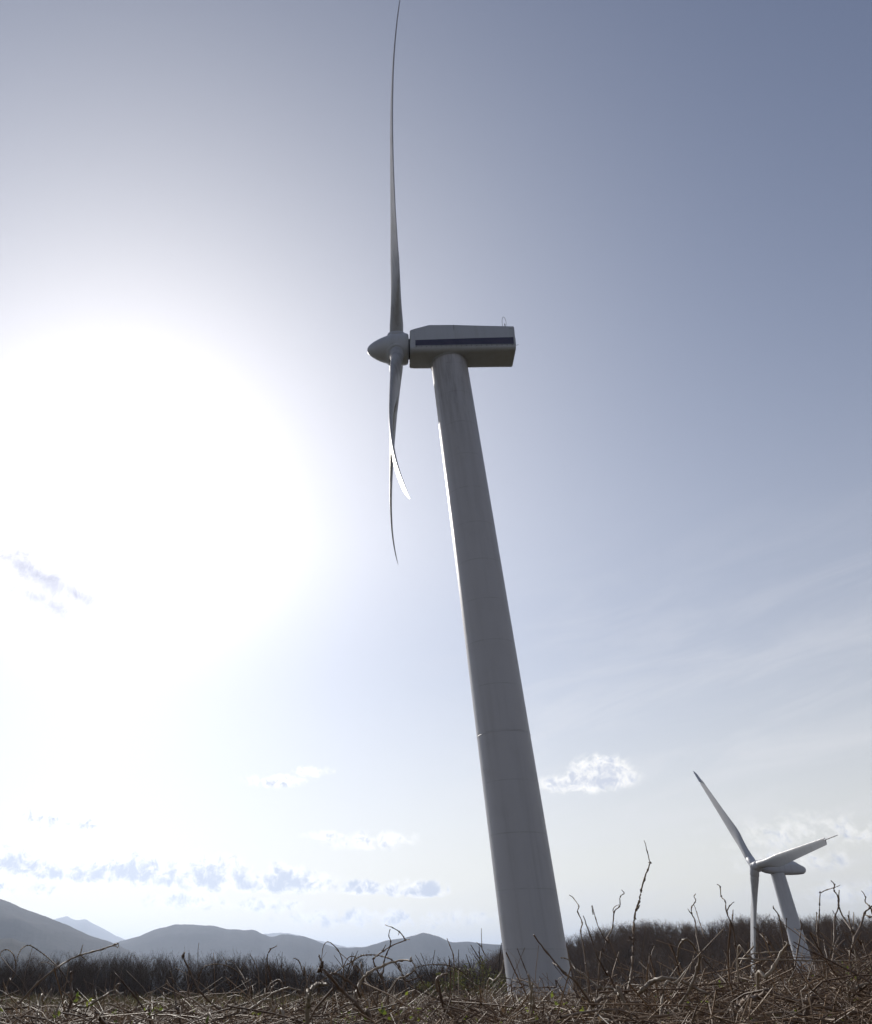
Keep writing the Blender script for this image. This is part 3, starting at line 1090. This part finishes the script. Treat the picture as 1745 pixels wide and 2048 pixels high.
def tufts(name, n, az0, az1, d0, d1, label):
    """clumps of dead grass: many thin blades leaning out from one root"""
    x, y, d = scatter(n, az0, az1, d0, d1, 1.0)
    per = 26
    X_, Y_ = np.repeat(x, per), np.repeat(y, per)
    m = n * per
    size = np.repeat(rng.uniform(.07, .17, n), per) * rng.uniform(.5, 1.1, m)
    a = rng.uniform(0, 2 * PI, m)
    ln = np.abs(rng.normal(0, .55, m)) + .1
    z = np.maximum(canopy_rel(X_, Y_) - .07, ground_rel(X_, Y_)) + CZ
    P0 = np.stack([X_ + rng.normal(0, .012, m), Y_ + rng.normal(0, .012, m), z], -1)
    out = np.stack([np.cos(a) * ln, np.sin(a) * ln, np.ones(m)], -1)
    P1 = P0 + out * (size * .55)[:, None] * np.array([.7, .7, 1])
    P2 = P0 + out * size[:, None] * np.array([1.25, 1.25, .85])
    sd = np.stack([-np.sin(a), np.cos(a), np.zeros(m)], -1) * rng.uniform(.0006, .0013, m)[:, None]
    V = np.stack([P0 - sd, P0 + sd, P1 + sd * .9, P1 - sd * .9, P2], 1).reshape(-1, 3)
    b = np.arange(m)[:, None] * 5
    o = mesh_object(name, V, [b + np.array([[0, 1, 2, 3]]), b + np.array([[3, 2, 4]])], M_STRAW, None, False, np.repeat(rng.random(m), 5))
    tag(o, label, kind='stuff')


M_STRAW = leaf_mat('dead_grass', (.10, .062, .034, 1), (.26, .18, .105, 1), .3)
tufts('dry_grass', 900, -24, 44, 1.9, 9, 'tufts of dead straw coloured grass among the bramble stems')


# ------------------------------------------------------------------ foreground: the individual stems
def catmull(p, k=4):
    p = np.asarray(p, float)
    if len(p) < 3:
        t = np.linspace(0, 1, k + 1)[:, None]
        return p[0] * (1 - t) + p[1] * t
    q = np.vstack([2 * p[0] - p[1], p, 2 * p[-1] - p[-2]])
    out = []
    for i in range(1, len(q) - 2):
        for j in range(k):
            t = j / k
            a, b, c, d = q[i - 1], q[i], q[i + 1], q[i + 2]
            out.append(.5 * ((2 * b) + (c - a) * t + (2 * a - 5 * b + 4 * c - d) * t * t + (3 * b - 3 * c + d - a) * t ** 3))
    out.append(q[-2])
    return np.array(out)


def stem(label, D, r, paths, mat='b', barbed=False, name='dry_stem', cat='stem', knots=(), bud=None, root=True, group='single stems standing up from the brambles'):
    """paths: [(relative radius, [(px, py), ...])]; first path is the main stem, top first"""
    Pm = Parts()
    rg = np.random.default_rng(abs(hash(label)) % 1000 if False else sum(map(ord, label)))
    tilt = rg.uniform(-.18, .18)
    for pi, (rel, pts) in enumerate(paths):
        ys = [p[1] for p in pts]
        low = paths[0][1][-1]
        P = []
        for i, (px, py) in enumerate(pts):
            # stems lean a little towards or away from the viewer
            P.append(at(px, py, D * (1 + tilt * (low[1] - py) / 400.0 + .01 * math.sin(px * .15))))
        P = np.array(P)
        n0 = len(P)
        if pi == 0 and root:
            gz = float(ground_rel(P[-1:, 0], P[-1:, 1])[0]) + CZ
            if P[-1, 2] > gz + .02:
                dv = P[-1] - P[-2]
                dv = dv / (np.linalg.norm(dv) + 1e-9)
                k = (P[-1, 2] - gz)
                P = np.vstack([P, P[-1] + np.array([dv[0] * k * .6, dv[1] * k * .3, -k - .01])])
        C = catmull(P, 5)
        C = C + rg.normal(size=C.shape) * r * .16
        t = np.linspace(0, 1, len(C))
        rad = r * rel * (.62 + .42 * np.minimum(t * 1.6, 1))
        rad = rad * (1 + .08 * rg.normal(size=len(C)))
        for i in range(1, n0 - 1):
            if not barbed:
                rad[i * 5] *= 1.5
        Pm.tube(C, rad, 7, float(rg.uniform(.1, .8)))
        if barbed:
            seg = np.linalg.norm(np.diff(C, axis=0), axis=1)
            cum = np.concatenate([[0], np.cumsum(seg)])
            for s in np.arange(.012, cum[-1], .0125):
                c = np.array([np.interp(s, cum, C[:, j]) for j in range(3)])
                c2 = np.array([np.interp(min(s + .002, cum[-1]), cum, C[:, j]) for j in range(3)])
                tv = c2 - c
                nv = np.linalg.norm(tv)
                if nv < 1e-7:
                    continue
                tv /= nv
                sd = np.cross(tv, [0, 1, 0]); sd /= np.linalg.norm(sd) + 1e-9
                for sg in (-1, 1):
                    Pm.tube([c - tv * .001, c + sd * sg * r * 2.0 + tv * .0015], [r * 1.0, r * .3], 4, .2)
    for (px, py, s) in knots:
        c = at(px, py, D * (1 + tilt * (paths[0][1][-1][1] - py) / 400.0 + .01 * math.sin(px * .15)))
        for _ in range(4):
            dv = rg.normal(size=3); dv /= np.linalg.norm(dv)
            Pm.tube([c - dv * r * s * .6, c, c + dv * r * s * 1.3], [r * s * .5, r * s * .75, r * .2], 6, .15)
    m = {'b': M_STEM, 'p': M_PALE}[mat]
    o = Pm.build(name, m)
    # origin at the foot
    foot = Vector(np.vstack(Pm.V)[np.argmin(np.vstack(Pm.V)[:, 2])])
    for v_ in o.data.vertices:
        v_.co -= foot
    o.location = foot
    tag(o, label, cat, group)
    if bud:
        V, T = [], []
        for (px, py, s) in bud:
            c0 = at(px, py, D)
            for _ in range(6):
                dr = rg.normal(size=3) + np.array([0, 0, 1.0]); dr /= np.linalg.norm(dr)
                sd = np.cross(dr, rg.normal(size=3)); sd /= np.linalg.norm(sd)
                c = c0 + rg.normal(size=3) * s * .3
                V += [c, c + dr * s * .5 + sd * s * .28, c + dr * s, c + dr * s * .5 - sd * s * .28]
                T += [rg.random()] * 4
        mesh_object('leaf_bud', np.array(V) - np.array(foot), np.arange(len(V)).reshape(-1, 4), M_LEAF, o, True, T)
    return o


mm = .001
stem('long pale brown stem slanting up to a looped tip over the left hill', 2.0, 2.0*mm, [(1, [(236,1888),(230,1890),(206,1898),(185,1904),(160,1911),(136,1922),(112,1937),(74,1968),(40,2006),(22,2030)]),
     (.6, [(166,1889),(163,1900),(160,1911)]), (.5, [(172,1920),(166,1915),(160,1911)]), (.35, [(228,1888),(234,1886),(238,1890),(235,1895),(230,1891)]), (.35, [(210,1899),(222,1893),(233,1893)])], 'p', knots=((160,1911,1.6),(112,1937,1.3)))
stem('barbed arching stem with a sharp bend at its top in front of the left hill', 2.3, 1.25*mm, [(1, [(31,1944),(33,1922),(41,1901),(50,1893),(60,1891),(65,1894),(89,1910),(113,1932),(127,1949),(137,1967),(143,1990)])], barbed=True)
stem('thin straight stem dropping from the sharp bend of the barbed arch', 2.3, 1.0*mm, [(1, [(65,1894),(57,1924),(50,1951),(48,1966)])])
stem('barbed hoop of stem at the far left against the dark hill', 2.4, 1.2*mm, [(1, [(-8,1932),(0,1910),(5,1902),(15,1900),(26,1908),(31,1924),(31,1944),(22,1961),(10,1982)])], barbed=True)
stem('straight thin stem crossing under the far left hoop', 2.3, 1.0*mm, [(1, [(0,1912),(5,1918),(27,1944),(45,1965),(57,1994),(59,2016)])])
stem('short beaded curl hanging behind the long pale stem', 2.5, 1.0*mm, [(1, [(80,1926),(93,1925),(103,1929),(113,1934),(122,1948)])], barbed=True)
stem('stout upright brown stem with a knobbed top in front of the left wood', 1.8, 3.0*mm, [(1, [(143,1946),(143,1958),(141,1972),(145,1988),(143,2003),(134,2028),(131,2048)]), (.6,[(152,1990),(148,1996),(144,2002)])], knots=((143,1947,1.5),(141,1971,1.2),(148,2000,1.4)), bud=((151,1995,.012),))
stem('low arching stem ending in a pale peeling hook', 1.9, 2.0*mm, [(1, [(231,1979),(218,1986),(203,1996),(175,2013),(160,2014),(143,2010),(120,2008)]), (.75, [(241,1968),(236,1969),(232,1973),(231,1979),(236,1986),(242,1991)])], 'p', knots=((175,2013,1.6),), bud=((178,2008,.012),))
stem('bare straight stem leaning left in front of the left wood', 1.9, 1.9*mm, [(1, [(229,1946),(244,1963),(268,1991),(290,2022),(300,2037)])], knots=((229,1946,1.2),))
stem('short broken pale stub beside the long slanting stem', 1.8, 1.6*mm, [(1, [(103,1979),(95,1991),(86,2004),(77,2016)]), (.7, [(80,1975),(85,1985),(89,1996)])], 'p', knots=((78,2016,1.8),))
stem('stem with a swollen dark bud at its tip below the blue ridge', 1.9, 1.8*mm, [(1, [(367,1910),(370,1922),(381,1944),(401,1984),(436,2020),(445,2040)]), (1.4, [(370,1905),(367,1911),(366,1916)]), (.8,[(363,1911),(366,1915)])], knots=((367,1912,2.0),(402,1984,1.5),(393,1973,1.0)))
stem('single needle thin stalk rising above the left wood', 2.6, .9*mm, [(1, [(398,1886),(396,1908),(397,1950),(396,2003)])])
stem('wide beaded arch in front of the left wood', 2.3, 1.15*mm, [(1, [(396,2003),(398,1958),(407,1936),(420,1930),(437,1929),(460,1934),(480,1948),(492,1967),(501,1980)])], barbed=True)
stem('dark curved stem rising behind the wide beaded arch', 2.4, 1.1*mm, [(1, [(444,1910),(451,1924),(451,1940),(456,1965),(470,2003)]), (.9, [(452,1926),(458,1921),(468,1927),(479,1942),(490,1960),(497,1985)])])
stem('thin crooked stem nodding left above the right end of the left wood', 2.2, 1.2*mm, [(1, [(500,1910),(508,1922),(516,1941),(518,1965),(519,1986)])])
stem('forked stem with a hooked tip over the blue ridge', 2.1, 1.5*mm, [(1, [(554,1892),(541,1900),(534,1917),(538,1937),(542,1968),(545,1990)]), (.8, [(532,1928),(532,1950),(533,1975)]), (.5, [(542,1896),(541,1900)])], knots=((541,1898,1.3),))
stem('bright white broken stem bent like an elbow', 1.6, 2.8*mm, [(.8, [(531,1983),(529,1990),(525,1999),(532,2001),(539,2001),(547,2020),(558,2034),(570,2046)])], 'p')
stem('upright twiggy stem with a crossed top in front of the left wood', 1.9, 1.9*mm, [(1, [(341,1941),(346,1960),(350,1994),(353,2016),(360,2046)]), (.7, [(335,1954),(342,1958),(347,1962)]), (.6,[(372,1998),(362,2010),(355,2018)])], knots=((346,1961,1.5),(353,2018,1.3)))
stem('looping stem above the bright elbow', 1.9, 1.5*mm, [(1, [(535,1982),(542,1968),(554,1961),(560,1961),(564,1966),(566,1982),(566,2028)]), (.8, [(555,1966),(545,1975),(538,1992)])])
stem('pale stem lying across beside the bright elbow', 1.8, 2.0*mm, [(1, [(600,1981),(577,1977),(563,1980),(544,1989),(520,2006),(490,2025),(470,2036)])], 'p')
stem('thick broken stem with a splintered head leaning left', 1.6, 3.1*mm, [(1, [(643,1936),(658,1951),(682,1979),(710,2006),(734,2034),(746,2048)]), (.5, [(638,1909),(641,1920),(646,1934)]), (.6, [(654,1951),(672,1947),(690,1958),(712,1975),(722,1995)])], knots=((643,1934,1.9),(640,1941,1.6),(645,1928,1.2)))
stem('tall narrow hoop behind the splintered stem', 2.1, 1.1*mm, [(1, [(643,1922),(646,1898),(650,1888),(656,1884),(664,1888),(676,1900),(684,1918),(688,1944),(687,1960)])], barbed=False)
stem('long barbed arch across the notch in the wood', 2.0, 1.35*mm, [(1, [(634,1970),(650,1957),(669,1946),(691,1932),(707,1922),(720,1913),(737,1910),(760,1912),(780,1918),(794,1929),(801,1943),(806,1953)])], barbed=True)
stem('small dark loop under the long barbed arch', 2.1, 1.2*mm, [(1, [(686,1948),(689,1930),(696,1917),(703,1913),(709,1914),(711,1918),(705,1927),(709,1936),(717,1946),(727,1958)])])
stem('zigzag twig pointing up through the crossed stems by the notch', 1.9, 1.4*mm, [(1, [(781,1858),(778,1872),(782,1883),(780,1894),(774,1908),(768,1925),(767,1944),(760,1968),(756,1990)]), (.7,[(772,1890),(768,1898),(766,1903)])], knots=((782,1883,1.2),(768,1931,2.0)))
stem('crossing twig with a thin bowed shoot at its end over the right blue hill', 1.9, 1.5*mm, [(1, [(819,1879),(811,1881),(782,1893),(767,1903),(748,1918),(752,1935),(762,1955),(770,1975)]), (.8, [(770,1850),(786,1856),(799,1864),(808,1875),(811,1881)]), (.5, [(797,1871),(799,1864)])], knots=((811,1881,1.3),(766,1902,1.7),(747,1918,1.7)))
stem('thick pale stem bowed to the right by the notch', 1.8, 2.5*mm, [(1, [(823,1922),(803,1921),(768,1931),(736,1948),(720,1967),(712,1991),(707,2016)]), (.6, [(823,1922),(830,1932),(829,1941),(815,1952),(800,1956)]), (.9,[(822,1914),(822,1923)]), (.4,[(803,1929),(801,1940),(805,1951)])], 'p', knots=((823,1921,1.2),(768,1930,1.3)))
stem('dark leaning stem passing under the bowed pale stem', 1.8, 1.8*mm, [(1, [(722,1926),(727,1948),(736,1972),(748,1999),(762,2030),(768,2044)])])
stem('straight brown twig leaning right below the beaded garland', 1.9, 1.4*mm, [(1, [(849,1950),(818,1963),(780,1985)]), (.8,[(829,1940),(836,1950),(846,1966),(860,1985)])])
stem('long beaded garland running towards the big tower', 2.2, 1.25*mm, [(1, [(826,1940),(837,1934),(858,1930),(880,1930),(900,1932),(917,1939),(934,1951),(946,1965)])], barbed=True)
stem('beaded stem crossing the foot of the big tower', 2.2, 1.2*mm, [(1, [(1000,1955),(1019,1958),(1037,1965),(1055,1972),(1075,1976),(1094,1975),(1113,1975),(1125,1982)])], barbed=True)
stem('upright stem with a pale hooked head left of the big tower', 1.6, 2.5*mm, [(1, [(876,1956),(882,1994),(890,2023),(899,2048)]), (.8, [(896,1947),(886,1950),(878,1955),(873,1963),(876,1985)])], knots=((890,2026,1.6),))
stem('blurred grey stem very close to the camera with a bent pale top', .85, 1.9*mm, [(1, [(655,1970),(645,1969),(634,1970),(627,1976),(622,1984),(618,1996),(617,2010),(614,2048)])], 'p')
stem('blurred dark twig end behind the close grey stem', 1.15, .8*mm, [(1, [(588,1917),(594,1919),(600,1926),(608,1950),(617,1985)])], knots=((597,1921,1.2),))
stem('thick dark stem leaning across the foot of the big tower', 1.7, 2.2*mm, [(1, [(1068,1871),(1094,1905),(1129,1946),(1154,1966),(1184,2011),(1200,2028)]), (.6,[(1106,1926),(1116,1933),(1127,1944)])], knots=((1129,1946,1.4),))
stem('thin twig leaning left against the foot of the big tower', 2.0, 1.3*mm, [(1, [(1035,1897),(1048,1930),(1060,1965),(1063,1990)])])
stem('curved brown stem arching right from the edge of the big tower', 1.9, 1.7*mm, [(1, [(1123,1916),(1130,1917),(1141,1923),(1154,1942),(1175,1956),(1200,1978),(1215,1998)])], 'p', knots=((1123,1916,1.2),))
stem('stout pale upright stem before the foot of the big tower', 1.5, 2.6*mm, [(1, [(1067,1966),(1062,1992),(1063,2010),(1064,2048)]), (.7,[(1058,1950),(1060,1968),(1066,1985)]), (.7,[(1068,1988),(1067,2010),(1064,2030)])], 'p')
stem('dark wavy twig left of the big tower over the budding tree', 2.1, 1.3*mm, [(1, [(894,1877),(900,1891),(907,1910),(909,1939),(908,1970)])])
stem('thin forked twig left of the big tower', 2.2, 1.0*mm, [(1, [(963.5,1857),(964,1894),(967,1903),(972,1912)]), (1, [(954,1885),(959,1890),(965,1896)])], root=False)
stem('crooked twig with a drooping tip just right of the big tower', 2.0, 1.5*mm, [(1, [(1139,1790),(1148,1797),(1158,1813),(1156,1824),(1165,1846),(1162,1862),(1168,1894),(1173,1936),(1175,1955)])], knots=((1158,1813,1.2),(1165,1846,1.2)))
stem('straight dark stem leaning left right of the big tower', 1.9, 1.7*mm, [(1, [(1167,1832),(1182,1874),(1197,1917),(1215,1950),(1230,1975)])])
stem('slender stem parallel to the straight dark stem', 2.0, 1.3*mm, [(1, [(1185,1811),(1192,1838),(1200,1860),(1214,1882),(1235,1915)]), (.8,[(1184,1812),(1187,1830)])])
stem('curved pale brown twig beside the left foot of the big tower', 2.0, 1.4*mm, [(1, [(1008,1920),(1003,1944),(990,1962),(974,1987)]), (.9,[(1013,1965),(1003,1978),(992,1989)])], 'p')
stem('tallest dark stem with a thin spike above its top knot', 1.75, 2.5*mm, [(.85, [(1301,1724),(1296,1740),(1289,1759),(1283,1780),(1279,1803),(1273,1820),(1270,1838),(1268,1858),(1267,1882),(1266,1916),(1263,1954),(1255,1985),(1248,2005)]), (.38, [(1289,1681),(1295,1703),(1300,1722)]), (.6,[(1280,1811),(1276,1818)]), (.6,[(1258,1872),(1265,1880)]), (.4,[(1253,1882),(1262,1882)])], knots=((1301,1725,1.2),(1275,1817,1.25),(1268,1881,1.35)))
stem('zigzag twig left of the tallest stem', 2.0, 1.35*mm, [(1, [(1244,1780),(1249,1787),(1241,1794),(1240,1813),(1229,1824),(1226,1855),(1214,1879),(1209,1903),(1200,1930)]), (.6,[(1239,1810),(1231,1813),(1227,1820),(1228,1828)])], knots=((1249,1787,1.1),(1240,1813,1.2)))
stem('wavy forked twig above the dip of the hill skyline', 2.0, 1.3*mm, [(1, [(1392,1788),(1389,1793),(1392,1800),(1391,1805),(1384,1815),(1384,1827),(1391,1843),(1394,1872),(1401,1908),(1404,1930)]), (.7, [(1376,1818),(1380,1824),(1384,1828)]), (.8, [(1389,1810),(1394,1825),(1401,1848),(1409,1870),(1422,1894)])], knots=((1391,1843,1.4),))
stem('tall twig with a side shoot left of the smaller turbine', 2.0, 1.5*mm, [(1, [(1435,1769),(1441,1774),(1443,1793),(1451,1803),(1454,1825),(1466,1855),(1472,1891),(1477,1916),(1480,1935)]), (.7, [(1469,1804),(1460,1812),(1454,1826)])], knots=((1441,1774,1.2),(1443,1793,1.2),(1451,1803,1.2),(1471,1890,1.5)))
stem('short straight spike between the tall twig and the smaller turbine', 2.1, 1.5*mm, [(1, [(1467,1820),(1466,1832),(1465,1850),(1460,1880)])])
stem('large arching stem bent over like a crook below the wooded hill', 1.7, 2.2*mm, [(1, [(1355,1922),(1357,1905),(1360,1892),(1367,1882),(1374,1879),(1382,1885),(1391,1898),(1400,1912),(1396,1937),(1382,1975),(1362,2009),(1340,2035),(1329,2048)])], 'p', knots=((1400,1912,1.2),))
stem('pale bent stem with a cut end lying low right of the big tower', 1.6, 2.6*mm, [(1, [(1209,1976),(1224,1977),(1234,1985),(1241,1992),(1249,2002)])], 'p')
stem('long thick stem bowed low across the thicket', 1.7, 3.2*mm, [(1, [(1441,2006),(1415,1988),(1389,1975),(1355,1960),(1327,1958),(1303,1965),(1285,1980),(1276,1989)])], 'p', root=False)
stem('straight pale stem leaning right before the bowed thick stem', 1.6, 2.0*mm, [(1, [(1379,1935),(1352,1967),(1325,1999)])], 'p')
stem('straight dark stem slanting down to the right below the tall twig', 1.8, 1.8*mm, [(1, [(1406,1916),(1432,1944),(1458,1970),(1492,1999)])])
stem('thin leaning twig over the dark hillside right of the tallest stem', 2.2, 1.2*mm, [(1, [(1300,1890),(1310,1891),(1306,1902),(1303,1915),(1299,1937)])])
stem('bent stem whose top arm points right like a signpost', 2.0, 1.5*mm, [(1, [(1641,1784),(1640,1810),(1639,1834),(1638,1862),(1640,1890)]), (.65, [(1681,1771),(1668,1776),(1655,1780),(1642,1786)])], knots=((1641,1785,1.6),))
stem('tall wavy stem crossing the signpost shaped one', 1.9, 1.7*mm, [(1, [(1662,1761),(1670,1770),(1669,1781),(1677,1794),(1679,1815),(1691,1841),(1706,1863),(1723,1889),(1735,1910)]), (.9, [(1679,1781),(1678,1813),(1670,1837),(1670,1868),(1668,1895)])], knots=((1670,1770,1.2),(1678,1812,1.4),(1706,1863,1.8)))
stem('zigzag twig at the right edge above the bank', 1.9, 1.4*mm, [(1, [(1724,1782),(1732,1794),(1731,1804),(1739,1812),(1748,1826),(1752,1850)])], knots=((1732,1794,1.2),(1739,1812,1.4)))
stem('stout stem leaning in from the right edge', 1.8, 2.0*mm, [(1, [(1752,1806),(1740,1817),(1730,1827),(1722,1853),(1711,1875),(1705,1903),(1702,1925)]), (.5, [(1758,1835),(1744,1834),(1730,1830)])], knots=((1740,1834,1.8),))
stem('curved twig with a budded tip in front of the smaller tower', 2.0, 1.5*mm, [(1, [(1547,1812),(1548,1817),(1558,1831),(1564,1860),(1569,1894),(1573,1915)])], knots=((1548,1817,1.2),))
stem('thin knotted twig on the left edge of the smaller tower', 2.0, 1.2*mm, [(1, [(1574,1837),(1573,1858),(1575,1872),(1577,1888),(1575,1915)])], knots=((1574,1838,1.4),))
stem('upright twig with cross shoots over the smaller tower', 1.9, 1.5*mm, [(1, [(1602,1840),(1603,1859),(1597,1899),(1590,1937),(1587,1955)]), (.4, [(1593,1860),(1603,1859)]), (.5, [(1585,1891),(1597,1899)])], knots=((1603,1859,1.3),(1597,1898,1.3)))
stem('knotted stem slanting down beside the hanging blade', 1.9, 1.6*mm, [(1, [(1509,1855),(1518,1865),(1528,1875),(1539,1888),(1550,1903)])], knots=((1526,1873,1.6),))
stem('thick straight stem slanting up to a cut knob below the smaller tower', 1.6, 2.6*mm, [(1, [(1577,1888),(1564,1906),(1548,1934),(1533,1955),(1517,1974)])], 'p', knots=((1577,1889,1.2),(1564,1905,1.2)))
stem('heaviest dark stem snaking across the bottom right corner', 1.35, 3.2*mm, [(1, [(1752,2027),(1703,2026),(1660,2018),(1617,2008),(1579,1999),(1543,1986),(1534,1987),(1516,1994),(1500,1999),(1490,2004),(1484,2012),(1488,2030),(1494,2052)]), (1.1, [(1617,2008),(1613,2028),(1610,2052)])], knots=((1537,1983,1.5),(1617,2005,2.1),(1627,1994,1.5)))
stem('dark knobbed stump standing in front of the snaking stem', 1.3, 3.4*mm, [(1, [(1479,2012),(1473,2022),(1471,2035),(1471,2052)])], knots=((1476,2014,1.1),))
stem('pale stem lying along the very bottom below the snaking stem', 1.3, 2.4*mm, [(1, [(1617,2035),(1588,2027),(1548,2028),(1527,2033),(1493,2052)])], 'p', root=False)
stem('pale stem curving up to the right edge', 1.5, 2.4*mm, [(1, [(1755,1967),(1735,1968),(1720,1973),(1709,1983),(1699,1995)])], 'p')
stem('straight short spike on the bank near the right edge', 2.0, 1.3*mm, [(1, [(1699,1822),(1699,1841),(1704,1861)])])
stem('pale vertical spike next to the straight short one', 2.0, 1.3*mm, [(1, [(1708,1825),(1708,1845),(1707,1862),(1708,1885)])], 'p')
stem('long level stem stretched across the foot of the smaller tower', 1.8, 1.5*mm, [(1, [(1582,1904),(1545,1905),(1514,1907),(1495,1911),(1476,1919)])], 'p')
stem('long level stem running to the right below the first level one', 1.8, 1.6*mm, [(1, [(1745,1925),(1703,1922),(1650,1923),(1600,1921),(1560,1920),(1531,1920),(1500,1919),(1476,1918)])], 'p', root=False)
stem('upright twig near the right end of the thicket with a forked base', 1.9, 1.5*mm, [(1, [(1634,1825),(1635,1850),(1636,1872),(1640,1895)])], knots=((1634,1826,1.3),))
stem('bushy dark shoot leaning right over the bank', 1.8, 1.7*mm, [(1, [(1690,1880),(1678,1892),(1669,1908),(1664,1930),(1655,1955)]), (.8,[(1680,1873),(1672,1890),(1668,1905)]), (.8,[(1648,1880),(1652,1900),(1660,1930)])])

# ------------------------------------------------------------------ haze over the whole valley
HB_ = 36500.0
zb, zt_ = -420.0, 800.0
bxs = Parts()
bxs.box((0, 0, (zb + zt_) / 2), (2 * HB_, 2 * HB_, zt_ - zb))
hz = bxs.build('haze', None, None, False)
tag(hz, 'pale blue haze lying over the valley and the hills', kind='stuff')
mh = bpy.data.materials.new('haze_air')
mh.use_nodes = True
mh.node_tree.nodes.clear()
nh = NB(mh.node_tree)
pv = nh.n('ShaderNodeVolumePrincipled')
pv.inputs['Color'].default_value = (.66, .78, 1.0, 1)
pv.inputs['Density'].default_value = 6.3e-5
pv.inputs['Anisotropy'].default_value = .55
oh = nh.n('ShaderNodeOutputMaterial')
nh.put(oh.inputs['Volume'], pv.outputs[0])
hz.data.materials.append(mh)
